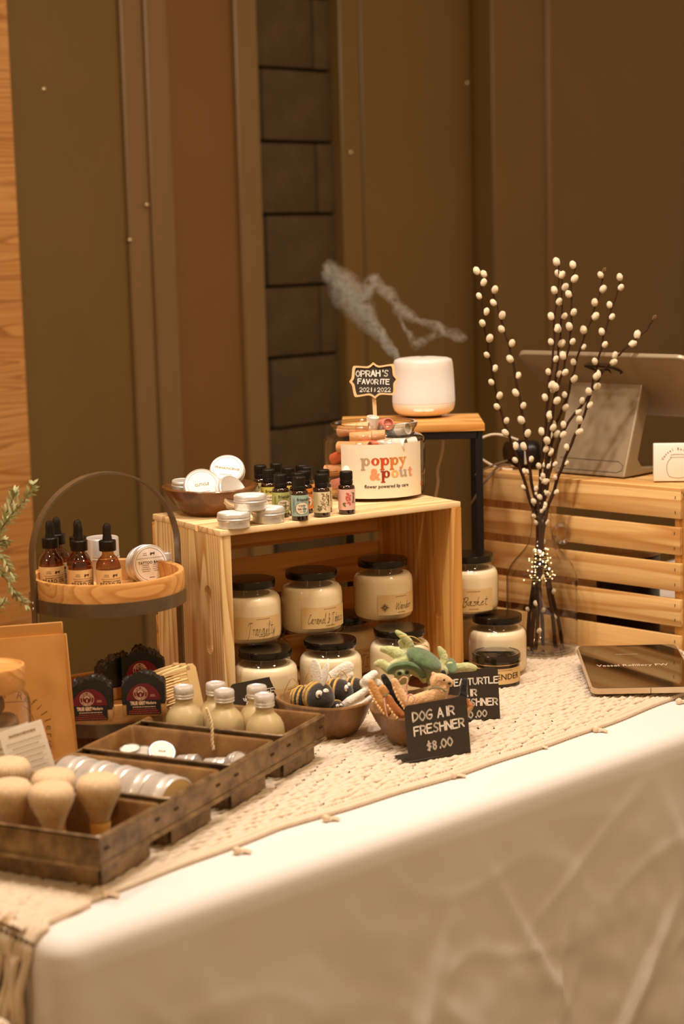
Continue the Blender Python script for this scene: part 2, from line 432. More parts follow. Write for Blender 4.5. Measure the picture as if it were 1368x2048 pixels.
def onwall(u, v, y0):
    d = ray(u, v); n = Vector((-math.sin(TH), math.cos(TH)))
    o = Vector((WO.x, WO.y)) + n * y0; kk = (o.dot(n)) / (d[0] * n.x + d[1] * n.y)
    P = Vector((d[0] * kk, d[1] * kk, CH + d[2] * kk)); return P
for u, v, y0 in ((88, 178, 0), (294, 410, -.022), (702, 305, -.008), (935, 166, 0), (260, 480, -.014)):
    P = onwall(u, v, y0) - WO; g = G(); g.ell((0, 0, 0), (.006, .004, .006), 12, 8)
    obj('bolt', g, BOLT, wb, loc=(P.x * T2.x + P.y * T2.y, P.x * N2.x + P.y * N2.y, P.z))

# ------------------------------------------------------------------ table cloth
LX, WY, RD = 2.5, .93, .026
def cloth():
    # outline samples of a rounded rectangle (s,w), with outward normals
    P = []; rc = .03
    def arc(cx, cy, a0):
        for i in range(6):
            a = a0 + PI / 2 * i / 6; P.append((cx + rc * math.cos(a), cy + rc * math.sin(a), math.cos(a), math.sin(a)))
    nF, nS = 260, 90
    for i in range(nF): P.append((rc + (LX - 2 * rc) * i / nF, 0, 0, -1))
    arc(LX - rc, rc, -PI / 2)
    for i in range(20): P.append((LX, rc + (WY - 2 * rc) * i / 20, 1, 0))
    arc(LX - rc, WY - rc, 0)
    for i in range(40): P.append((LX - rc - (LX - 2 * rc) * i / 40, WY, 0, 1))
    arc(rc, WY - rc, PI / 2)
    for i in range(nS): P.append((0, WY - rc - (WY - 2 * rc) * i / nS, -1, 0))
    arc(rc, rc, PI)
    n = len(P); vs = []; fs = []
    prof = []
    for i in range(8):
        a = PI / 2 * i / 7; prof.append((-RD + RD * math.sin(a), -RD + RD * math.cos(a)))
    K = 84
    for i in range(1, K + 1): prof.append((.0, -RD - (.70 + .0) * i / K))
    creases = [(.55, -.30, 62, .030, .007), (.80, -.22, -58, .020, .006), (1.02, -.40, 50, .028, .008), (1.2, -.25, -66, .022, .010), (.35, -.42, 40, .03, .007),
               (.22, -.22, -50, .02, .005), (.68, -.48, -40, .025, .007), (1.35, -.35, 55, .02, .009), (.95, -.12, 30, .02, .004), (1.28, -.12, 72, .02, .006), (.45, -.6, -30, .03, .006), (.85, -.33, 75, .015, .005), (.12, -.35, 78, .03, .006)]
    for (dn, z) in prof:
        for (s, w_, nx, ny) in P:
            q = dn
            if z < -RD:
                t = min(1, (-z - RD) / .25)
                def wr(pp):
                    f = .010 * noise.noise(Vector((pp * 5.2 - z * 2, z * 3.4, 3.3))) + .006 * noise.noise(Vector((pp * 11 + z * 7, z * 8, 9.1))) + .0025 * noise.noise(Vector((pp * 30, z * 24 + pp * 9, 1.1)))
                    rdg = 1 - abs(noise.noise(Vector((pp * 4.2 + z * 5, z * 5.5 - pp * 2.5, 5.7)))) * 2.6
                    return f + .0035 * max(0, rdg) ** 3
                f = ny * ny * wr(s) + nx * nx * wr(w_ * 1.3 + 7)
                if ny < -.02:
                    for (cs, cz, ang, wd, am) in creases:
                        ca, sa = math.cos(R(ang)), math.sin(R(ang))
                        al = (s - cs) * ca + (z - cz) * sa; ac = -(s - cs) * sa + (z - cz) * ca
                        if abs(al) < .22 and abs(ac) < .12:
                            f += ny * ny * min(1, s / .08) * 1.3 * am * math.exp(-(ac / wd) ** 2 * (14 if ac > 0 else 1.2)) * (1 - (al / .22) ** 2)
                q = dn + f * t + .03 * min(1, -z / .7) * abs(nx + ny)
                # folds gather at the left corner
                
            vs.append((s + nx * q, w_ + ny * q, ZT + z))
    for k in range(len(prof) - 1):
        for i in range(n):
            j = (i + 1) % n; fs.append((k * n + i, k * n + j, (k + 1) * n + j, (k + 1) * n + i))
    fs = [tuple(reversed(f)) for f in fs]; fs.append(tuple(range(n)))
    g = G(); g.add(vs, fs); return g
CLOTH = mat('white_linen', (228, 223, 220), .85, bump=.12, bs=900, bd=.0004, sheen=.1)
tc_ = obj('tablecloth', cloth(), CLOTH, loc=C0, rot=(0, 0, TH), ang=80)
tag(tc_, 'white fitted cloth covering the long table down to the floor', 'tablecloth')

# ------------------------------------------------------------------ macrame runner
ROPE = mat('cotton_cord', (228, 208, 182), .9, var=.08, vs=200, bump=.5, bs=900, bd=.0006, sheen=.15)
runner = thing('macrame_runner', 'cream macrame table runner of knotted cotton cords lying on the white cloth', 'table runner', C0, TH)
def w0(s):
    xs = (-.2, 0, .128, .437, .766, 1.1, 1.37, 1.7); ys = (.05, .07, .092, .120, .108, .113, .137, .14)
    return float(np.interp(s, xs, ys))
def rope_arr(P, rad, nseg=6, tw=900.0, amp=.22):
    """numpy twisted-cord tube for a polyline"""
    P = np.asarray(P, float); K = len(P)
    t = np.gradient(P, axis=0); t /= np.linalg.norm(t, axis=1)[:, None] + 1e-12
    up = np.tile(np.array([0, 0, 1.0]), (K, 1)); bad = np.abs(t[:, 2]) > .8; up[bad] = (1, 0, 0)
    a = np.cross(t, up); a /= np.linalg.norm(a, axis=1)[:, None] + 1e-12; b = np.cross(a, t)
    L = np.concatenate([[0], np.cumsum(np.linalg.norm(np.diff(P, axis=0), axis=1))])
    th = 2 * np.pi * np.arange(nseg) / nseg
    rr = rad * (1 + amp * np.cos(3 * (th[None] - tw * L[:, None] / 3)))
    V = P[:, None] + a[:, None] * (rr * np.cos(th))[..., None] + b[:, None] * (rr * np.sin(th))[..., None]
    V = V.reshape(-1, 3)
    k = np.arange(K - 1)[:, None]; i = np.arange(nseg)[None]; j = (i + 1) % nseg
    F = np.stack([k * nseg + i, k * nseg + j, (k + 1) * nseg + j, (k + 1) * nseg + i], -1).reshape(-1, 4)
    return V, F
def ropes_obj(name, plist, rads, m, parent, label=None, kind=None, nseg=6, tw=900, amp=.22):
    VV = []; FF = []; o = 0
    for P, rad in zip(plist, rads):
        V, F = rope_arr(P, rad, nseg, tw, amp); VV.append(V); FF.append(F + o); o += len(V)
    V = np.concatenate(VV); F = np.concatenate(FF)
    me = bpy.data.meshes.new(name); me.vertices.add(len(V)); me.vertices.foreach_set('co', V.ravel())
    me.loops.add(F.size); me.loops.foreach_set('vertex_index', F.ravel().astype(np.int32))
    me.polygons.add(len(F)); me.polygons.foreach_set('loop_start', np.arange(0, F.size, 4, dtype=np.int32))
    me.polygons.foreach_set('loop_total', np.full(len(F), 4, dtype=np.int32))
    me.polygons.foreach_set('use_smooth', np.ones(len(F), bool)); me.update(calc_edges=True); me.materials.append(m)
    ob = bpy.data.objects.new(name, me); sc.collection.objects.link(ob)
    if parent: ob.parent = parent
    if label: ob['label'] = label
    if kind: ob['kind'] = kind
    return ob
rn = np.random.RandomState(3)
plist = []; rads = []
PW, PS = .0108, .050            # row pitch across, stitch length along
for row in range(58):
    wr = .016 + row * PW
    band = (row // 6) % 2
    s = -.01 + (row % 3) * PS / 3 + rn.rand() * .006
    while s < 1.62:
        L = PS * (1.12 + .25 * rn.rand()); wb0 = w0(s)
        zone = math.sin(s * 9.5 + 1) + .35 * math.sin(s * 23)
        sl = (.0080 if (int((s + .1) / .19) % 2) else .0055) * (1 + .3 * rn.rand())
        u = np.linspace(0, 1, 15)
        xs = s + u * L
        ws = wb0 + wr + sl * (u - .5) + .002 * np.sin(u * PI * 2) + rn.randn() * .0009
        zs = ZT + .0036 + .0026 * np.sin(u * PI) + rn.rand() * .0006
        P = np.stack([xs, ws, zs], 1)
        if ws.max() < .80: plist.append(P); rads.append(.0044 * (1 + .08 * rn.rand()))
        s += PS * (1 + .1 * rn.rand())
ropes_obj('knotted_cords', plist, rads, ROPE, runner, kind='stuff', tw=1050, nseg=7)
# dark sheet that colours in the shade between stitches and hides the cloth
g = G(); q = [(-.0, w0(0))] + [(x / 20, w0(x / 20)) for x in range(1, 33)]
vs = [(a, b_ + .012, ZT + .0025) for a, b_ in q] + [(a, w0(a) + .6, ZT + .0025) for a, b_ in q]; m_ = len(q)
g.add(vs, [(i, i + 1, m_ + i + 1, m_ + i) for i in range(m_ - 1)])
obj('cord_gap_shade', g, mat('cord_shadow', (176, 146, 106), .95), runner)
# edge cords
for kk, (dw, rad) in enumerate(((-.002, .0042), (.0065, .0048))):
    xs = np.arange(-.005, 1.62, .0035)
    P = np.stack([xs, [w0(x) + dw + .0015 * math.sin(x * 31 + kk) for x in xs], np.full(len(xs), ZT + .0045)], 1)
    ropes_obj('edge_cord', [P], [rad], ROPE, runner, tw=1000)
TAS = mat('cord_end', (228, 206, 176), .95, bump=.8, bs=700, bd=.001)
for (u, v) in ((205, 1795), (648, 1643), (903, 1557), (1067, 1498), (1187, 1464), (1354, 1408), (470, 1708)):
    P = at(u, v, ZT) - C0; s, w_ = P.dot(T2), P.dot(N2)
    g = G(); g.ell((0, 0, .0055), (.0055, .0055, .005), 12, 8, f=lambda d: 1 + .15 * math.sin(d.x * 9))
    for i in range(5):
        a = -.9 + .35 * i; g.tube([(0.002, -.001, .0055), (.008 + .002 * math.cos(a), -.003 + .005 * math.sin(a), .0045), (.013 + .003 * (i % 2), -.005 + .009 * math.sin(a), .003)], .0019, 5)
    obj('tassel_knot', g, TAS, runner, loc=(s, w_ - .004, ZT), rot=(0, 0, R(random.uniform(-25, 25))))
# cords hanging over the left end of the table
plist = []; rads = []
for i in range(46):
    ww = .052 + i * .0105 + rn.randn() * .0012
    zz = np.concatenate([np.zeros(8), -np.linspace(0, 1, 6)[1:] * .03, -.03 - np.linspace(0, .62, 110)[1:]])
    P = []
    bulge = .004 * math.sin(i * .9) + .003 * rn.rand()
    for d in np.linspace(.10, .028, 10): P.append((d, ww + max(0, w0(d) - .062) * max(0, 1 - i / 12), ZT + .005))
    for a in np.linspace(0, PI / 2, 8)[1:]: P.append((.028 - .034 * math.sin(a), ww, ZT + .005 - .030 * (1 - math.cos(a))))
    for d in np.arange(.006, .60, .006):
        P.append((-.006 - .014 * min(1, d / .1) - abs(bulge) * min(1, d / .05) - .004 * math.sin(d * 40 + i), ww + .004 * math.sin(d * 23 + i * 1.3) - .004 * math.sin(d * 9), ZT - .025 - d))
    plist.append(np.array(P)); rads.append(.0052)
ropes_obj('hanging_cords', plist, rads, ROPE, runner, kind='stuff', tw=900)
for zk in (-.075, -.16, -.27):
    P = np.array([(-.044 - .004 * math.sin(x * 60), .05 + x, ZT + zk - .05 + .035 * math.cos((x - .02) * 12) - .0) for x in np.arange(0, .46, .004)])
    ropes_obj('cross_cord', [P, P + np.array([-.004, 0, -.009])], [.006, .006], ROPE, runner, tw=700)
    g = G(); g.ell((0, 0, 0), (.010, .011, .010), 14, 10, f=lambda d: 1 + .12 * math.sin(d.z * 14 + d.y * 5))
    obj('tassel_knot', g, ROPE, runner, loc=(-.048, .048, ZT + zk - .018))
# loose loops at the far right end
for i in range(11):
    c = at(1346 + i * 4.5 + (i % 2) * 6, 1293 + i * 5.5, .0) - C0; s, w_ = c.dot(T2), c.dot(N2)
    P = catmull([(s + .013 * math.cos(a + i), w_ + .010 * math.sin(a + i * .7), .006 + .008 * (1 + math.sin(a * 2 + i))) for a in np.linspace(0, 5.2, 8)], 9)
    ropes_obj('cord_loop', [np.array([tuple(p) for p in P])], [.0046], ROPE, runner, tw=1000)
P = at(1213, 1288, .004) - C0
g = G()
for i in range(16):
    a = i * .9; g.tube([(0, 0, 0), (.008 * math.cos(a), .008 * math.sin(a), .008), (.017 * math.cos(a + .4), .015 * math.sin(a), .006 + .006 * math.sin(i))], .003, 5)
obj('tassel_knot', g, ROPE, runner, loc=(P.dot(T2), P.dot(N2), .0))

# ================================================================== CRATES
def crate_A():
    o = Vector((-.193, 2.795, 0)); t = thing('wooden_crate', 'pale pine crate on its side holding white candles, under the oil bottles', 'crate', o, .55964)
    W, D, H, tb, tl = .468, .241, .318, .019, .010
    # end boards (with a hand slot), grain upright
    for x in (0, W - tb):
        bm = bmesh.new(); g = G()
        y0, y1, z0, z1 = 0.0, D - tl, tl, H - tl
        cy, ca, cb, rs = .048, .122, .212, .0115
        slot = [(cy + rs * math.cos(a), cb + rs * math.sin(a)) for a in np.linspace(0, PI, 9)] + [(cy + rs * math.cos(a), ca + rs * math.sin(a)) for a in np.linspace(PI, 2 * PI, 9)]
        outer = [(y0, z0), (y1, z0), (y1, z1), (y0, z1)]
        ov = [bm.verts.new((0, y, z)) for y, z in outer]; sv = [bm.verts.new((0, y, z)) for y, z in slot]
        ed = [bm.edges.new((L_[i], L_[(i + 1) % len(L_)])) for L_ in (ov, sv) for i in range(len(L_))]
        bmesh.ops.triangle_fill(bm, use_beauty=True, use_dissolve=False, edges=ed)
        ex_ = bmesh.ops.extrude_face_region(bm, geom=bm.faces[:])
        for v in [q for q in ex_['geom'] if isinstance(q, bmesh.types.BMVert)]: v.co.x += tb
        bmesh.ops.recalc_face_normals(bm, faces=bm.faces[:]); bm.verts.index_update()
        g.add([v.co.copy() for v in bm.verts], [tuple(v.index for v in f.verts) for f in bm.faces]); bm.free()
        obj('end_board', g, PINEZ if x == 0 else PINEBZ, t, loc=(x, 0, 0), smooth=False)  # far board gets the amber copy, colouring in the crate's dim inside
    for zc in (tl / 2, H - tl / 2):
        for i, (y0, y1) in enumerate(((0, .076), (.0815, .1565), (.162, .238))):
            g = G(); g.rbox((0, 0, 0), (W + .001, y1 - y0, tl), .0012, 2)
            obj('slat', g, PINE, t, loc=(W / 2, (y0 + y1) / 2, zc), rot=(0, 0, R((.35, -.3, .5)[i])))
    for i, (z0, z1) in enumerate(((.006, .066), (.076, .136), (.147, .215), (.232, .296))):
        g = G(); g.rbox((0, 0, 0), (W, tl * .9, z1 - z0), .0012, 2)
        obj('slat', g, PINEB, t, loc=(W / 2, D - tl * .45, (z0 + z1) / 2 + .008))  # amber copy of the pine paints the orange-lit inside of the crate
    return t
crA = crate_A()
def crate_B():
    o = Vector((.598, 3.145, 0)); yaw = -.76024
    t = thing('wooden_crate', 'amber pine slatted crate behind the glass jug, under the payment terminal', 'crate', o, yaw)
    W, D, H, tb, tl = .468, .24, .312, .019, .010
    HS = H / 5 * .0
    zs = [(.001, .0505), (.0665, .1155), (.1305, .181), (.197, .2465), (.262, .3105)]
    for i, (z0, z1) in enumerate(zs):
        g = G(); g.rbox((0, 0, 0), (W, tl, z1 - z0), .0014, 2)
        for zz in (-.013, .014):       # staples
            for sx in (-1, 1): g.box((sx * (W / 2 - .011) , -tl / 2, zz), (.0012, .0012, .005), 1)
        obj('slat', g, [PINEC, INK], t, loc=(-W / 2 + random.uniform(-.001, .001), tl / 2, (z0 + z1) / 2), rot=(0, R(random.uniform(-.25, .25)), 0))
    for x in (-tb, -W):
        g = G(); g.rbox((0, 0, 0), (tb, D - tl - .002, H - .012), .0015, 2)
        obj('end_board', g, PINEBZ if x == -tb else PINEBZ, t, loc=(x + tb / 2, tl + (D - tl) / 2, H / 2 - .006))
    for zc in (tl / 2, H + tl / 2 - .008):
        for i, (y0, y1) in enumerate(((0, .076), (.082, .157), (.163, .240))):
            g = G(); g.rbox((0, 0, 0), (W + .002, y1 - y0, tl), .0014, 2)
            obj('slat', g, PINEC, t, loc=(-W / 2, (y0 + y1) / 2, zc + (.001 if i else .002)), rot=(0, 0, R((.2, -.4, .3)[i])))
    return t
crB = crate_B()
def cb(x, y, z=0):        # crate B local -> world
    c, s = math.cos(-.76024), math.sin(-.76024); return Vector((.598 + x * c - y * s, 3.145 + x * s + y * c, z))
def ca(x, y, z=0):
    c, s = math.cos(.55964), math.sin(.55964); return Vector((-.193 + x * c - y * s, 2.795 + x * s + y * c, z))

# ================================================================== CANDLE JARS
def jar_profile():
    return [(.0, .0), (.043, .0), (.0485, .003), (.0515, .011), (.052, .02), (.052, .066), (.0505, .075), (.0465, .081), (.0415, .0845), (.0405, .088), (.0405, .095)]
def candle_jar(label, loc, rz, text=None, tsize=.012, phi=.55, lw=.082, lh=.036, tw=.045, tdx=0.0, compass=False, lz=.032, group='large glass jar candles'):
    t = thing('jar_candle', label, 'candle', loc, rz, group)
    g = G(); g.lathe(jar_profile(), 56); obj('glass_jar', g, GLASSJ, t, ang=60)
    g = G(); pr = [(0, .004), (.041, .004), (.0475, .007), (.0505, .013), (.0512, .02), (.0512, .066), (.0497, .0745), (.046, .0795), (.036, .0795), (0, .079)]
    g.lathe(pr, 48); w_ = obj('wax', g, WAX, t, ang=70)
    for a in (0, 2.1, 4.2):
        g = G(); g.tube([(0, 0, 0), (.0004, 0, .005), (0, 0, .010)], .0007, 6); obj('wick', g, WHITE, w_, loc=(.014 * math.cos(a), .014 * math.sin(a), .079))
    g = G(); g.lathe([(0, .0925), (.0425, .0925), (.0435, .0935), (.0437, .1035), (.0428, .105), (.0395, .1052), (0, .1050)], 56)
    obj('lid', g, BLACKLID, t, ang=40)
    if text:
        f = cyl(.052, lz, phi)
        g = G(); place(g, rect2(lw, lh, 24), f); lb = obj('label', g, LABK, t, ang=80)
        g = G(); f2 = cyl(.052, lz, phi, .0008)
        tt = stext(text, tsize, .00085, CV, slant=.22, conn=True, base=3)
        if tt[0]:
            kx = tw / (max(q[0] for q in tt[0]) - min(q[0] for q in tt[0])); place(g, ([(x * kx, y) for x, y in tt[0]], tt[1]), f2, dx=tdx, dy=-.001)
        place(g, rows2(lw * .36, 1, 1, .0007), f2, dy=lh * .40, dx=.004); place(g, rows2(lw * .26, 1, 1, .0009), f2, dy=-lh * .38, dx=.004)
        if compass:
            for i in range(8):
                a = PI / 4 * i; L_ = .0085 if i % 2 == 0 else .0055; cx = -.026; cy = -.004
                o = [(cx + L_ * math.cos(a), cy + L_ * math.sin(a)), (cx + .0016 * math.cos(a + .6), cy + .0016 * math.sin(a + .6)), (cx + .0016 * math.cos(a - .6), cy + .0016 * math.sin(a - .6))]
                place(g, (o, [(0, 2, 1)]), f2)
            place(g, ring2(.0040, .0044, 24, 1, -.026, -.004), f2); place(g, ring2(.0056, .0059, 24, 1, -.026, -.004), f2)
        obj('lettering', g, INK, lb)
    return t
JB, JT = .010, .115
def jloc(u, v, z, zb): p = at(u, v, z); return (p.x, p.y, zb)
candle_jar('candle jar lettered Tranquility, top row at the left end of the crate', jloc(497, 1157, .22, JT), -.12, 'Tranquility', .0200, .52, .086, .036, tw=.050, tdx=.002)
candle_jar('candle jar lettered Caramel & Tobacco in the middle of the top row', jloc(622, 1139, .22, JT), 0, 'Caramel & Tobacco', .0150, .55, .090, .036, tw=.070)
candle_jar('candle jar lettered Wander with a compass, at the right of the top row', jloc(765, 1116, .22, JT), 0, 'Wander', .0125, .52, .076, .035, tw=.034, tdx=.010, compass=True)
candle_jar('white candle jar at the left of the bottom row, behind the frosted bottles', jloc(530, 1296, .115, JB), 0, ' ', .01, .9, .08, .036, lz=.03)
candle_jar('white candle jar in the middle of the bottom row, behind the felt bees', jloc(660, 1277, .115, JB), 0)
candle_jar('white candle jar at the right of the bottom row, behind the felt turtles', jloc(799, 1254, .115, JB), 0)
P = ca(.150, .150); candle_jar('shaded candle jar at the back between the left and middle candles', (P.x, P.y, JB), 0)
P = ca(.330, .160); candle_jar('shaded candle jar at the back, left of the Wander candle', (P.x, P.y, JB), .3, 'Tt', .018, .35, .05, .036, tw=.02)
candle_jar('candle jar lettered ...le Basket stacked outside the crate on other jars', jloc(937, 1107, .21, .105), 0, 'Apple Basket', .0145, .0, .086, .040, lz=.030, tw=.064)
candle_jar('white candle jar on the runner between the crate and the jug', jloc(994, 1228, .105, 0), 0)
P = Vector((.212, 3.238, 0)); candle_jar('candle jar outside the crate, mostly hidden beneath the Basket candle', (P.x, P.y, 0), 0)
# bits seen behind the back slats of the crate
P = ca(.13, .36); g = G(); g.lathe([(.052, 0), (.055, .0), (.055, .222), (.052, .226), (.049, .222), (.049, .004), (0, .004)], 40)
tag(obj('metal_canister', g, ALU, None, loc=(P.x, P.y, ZT)), 'silver rimmed metal canister behind the back slats of the crate', 'canister')
P = ca(.30, .29); g = G(); g.rbox((0, 0, .09), (.11, .05, .18), .012, 3); g.tube([(-.03, -.026, .15), (.0, -.03, .158), (.03, -.026, .152)], .006, 8)
tag(obj('gift_bag', g, mat('red_foil', (150, 34, 24), .25, var=.5, vs=40, dark=(70, 20, 10)), None, loc=(P.x, P.y, ZT), rot=(0, 0, .56)), 'red glossy bag behind the back slats of the crate', 'bag')

# small candle tin
def candle_tin():
    P = at(993, 1366, 0); t = thing('tin_candle', 'small black candle tin with a Lavender label beside the sea turtle sign', 'candle', (P.x, P.y + .0, 0), 0)
    g = G(); g.lathe([(0, 0), (.038, 0), (.0405, .002), (.0405, .040)], 56); obj('tin', g, mat('dark_tin', (44, 36, 24), .25, metal=.4, coat=.3), t)
    g = G(); g.lathe([(.0405, .0392), (.0428, .0395), (.0428, .0408), (.0405, .041)], 56); obj('rim', g, mat('gold_rim', (220, 180, 120), .2, metal=.9), t)
    g = G(); g.lathe([(.0405, .041), (.0418, .041), (.0420, .053), (.0408, .0555), (.0392, .0545), (.036, .0545), (.030, .0575), (.018, .0595), (0, .060)], 56)
    obj('lid', g, mat('smoked_gloss', (46, 38, 28), .14, metal=.5, coat=.5), t, ang=60)
    f = cyl(.0405, .0205, .16); g = G(); place(g, rect2(.096, .027, 26), f); lb = obj('label', g, LABK, t)
    g = G(); f2 = cyl(.0405, .0205, .16, .0008); place(g, ftext('LAVENDER', .0145, .00012), f2, dy=-.001); place(g, rows2(.05, 1, 1, .0006), f2, dy=.0105)
    obj('lettering', g, INK, lb)
candle_tin()

# ================================================================== DIFFUSER ON ITS STAND
def stand():
    t = thing('side_stand', 'small wooden topped stand with black metal legs behind the crate', 'stand', (.264, 3.262, 0), R(-1))
    W, D, H = .262, .20, .4285
    for i in range(3):
        g = G(); g.rbox((0, 0, 0), (W, D / 3 - .0004, .0135), .0012, 2)
        obj('plank', g, PINEB, t, loc=(-W / 2, D / 6 + i * D / 3, H - .00675))
    q = .0125; lt = H - .0135
    g = G()
    for x in (-W + q, -q * .95):
        for y in (q * .8, D - q): pass
    zl = lt + .009
    for x, y in ((-.0105, .009), (-.0105, D - .012), (-W + .0105, .009), (-W + .0105, D - .012)):
        g = G(); g.rbox((0, 0, 0), (q, q, zl), .001, 1); obj('leg', g, BLACKMET, t, loc=(x, y, lt - zl / 2))
    g = G()
    g.rbox((-W / 2, .009, lt - .007), (W - .022, q, .014), .001, 1); g.rbox((-W / 2, D - .012, lt - .007), (W - .022, q, .014), .001, 1)
    for x in (-.0105, -W + .0105): g.rbox((x, D / 2, lt - .007), (q, D - .03, .014), .001, 1)
    obj('rail', g, BLACKMET, t)
stand()
def diffuser():
    P = at(848, 833, .4285); t = thing('oil_diffuser', 'glowing white aroma diffuser on the wooden stand, puffing mist', 'diffuser', (P.x, P.y, .4285), 0)
    BASE = mat('diffuser_base', (248, 238, 226), .45)
    m, nt, N, L, b = nodes('diffuser_shade')
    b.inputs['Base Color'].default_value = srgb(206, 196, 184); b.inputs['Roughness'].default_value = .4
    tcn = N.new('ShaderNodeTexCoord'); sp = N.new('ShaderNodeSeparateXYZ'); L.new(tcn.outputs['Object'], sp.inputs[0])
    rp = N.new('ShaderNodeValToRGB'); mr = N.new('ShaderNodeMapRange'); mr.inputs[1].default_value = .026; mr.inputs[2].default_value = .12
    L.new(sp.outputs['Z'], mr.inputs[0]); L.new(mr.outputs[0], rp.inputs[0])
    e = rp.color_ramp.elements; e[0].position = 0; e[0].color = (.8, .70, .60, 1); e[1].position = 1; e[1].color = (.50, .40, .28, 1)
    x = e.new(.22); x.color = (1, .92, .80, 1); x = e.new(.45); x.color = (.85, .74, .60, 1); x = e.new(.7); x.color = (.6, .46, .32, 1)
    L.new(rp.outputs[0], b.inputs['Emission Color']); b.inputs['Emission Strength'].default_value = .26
    g = G(); g.lathe([(0, .004), (.040, .004), (.049, .007), (.056, .013), (.0590, .021), (.0596, .0275)], 64); bs = obj('base', g, BASE, t, ang=60)
    g = G(); g.lathe([(0, 0), (.034, 0), (.034, .006), (0, .006)], 40); obj('foot', g, BLACKPL, bs)
    g = G()
    for x0 in (-.012, .006):
        f = cyl(.0585, .0175, (x0 + .0) / .0585)
        pts = [(.0075 * math.cos(a) + (.003 if math.cos(a) > 0 else -.003), .0028 * math.sin(a)) for a in np.linspace(0, 2 * PI, 20, endpoint=False)]
        place(g, (pts, [tuple(range(20))]), cyl(.0585, .0175, x0 / .0585, .0012))
    obj('button', g, mat('button_pale', (250, 236, 216), .3), bs)
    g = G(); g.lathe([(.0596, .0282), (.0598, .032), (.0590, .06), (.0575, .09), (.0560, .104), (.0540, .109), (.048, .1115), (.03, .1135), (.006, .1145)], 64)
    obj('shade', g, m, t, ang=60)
    g = G(); g.lathe([(.006, .1145), (.0055, .113), (0, .113)], 20); obj('mist_outlet', g, BLACKPL, t)
    l = bpy.data.lights.new('diffuser_lamp', 'POINT'); l.energy = .25; l.color = (1, .86, .68); l.shadow_soft_size = .05
    lo = bpy.data.objects.new('diffuser_lamp', l); sc.collection.objects.link(lo); lo.location = (P.x + .02, P.y + .075, .47)
    # power cord hanging down behind the crate
    pts = catmull([aty(886, 880, 3.42), aty(884, 905, 3.42), aty(875, 940, 3.42), aty(876, 965, 3.42), aty(870, 1005, 3.41), aty(866, 1080, 3.42), (.15, 3.43, .003)], 8)
    g = G(); g.tube(pts, .0026, 8); tag(obj('power_cord', g, mat('white_cord', (228, 206, 172), .5)), 'white cord hanging from the stand behind the big jar', 'cord')
    return P
DP = diffuser()
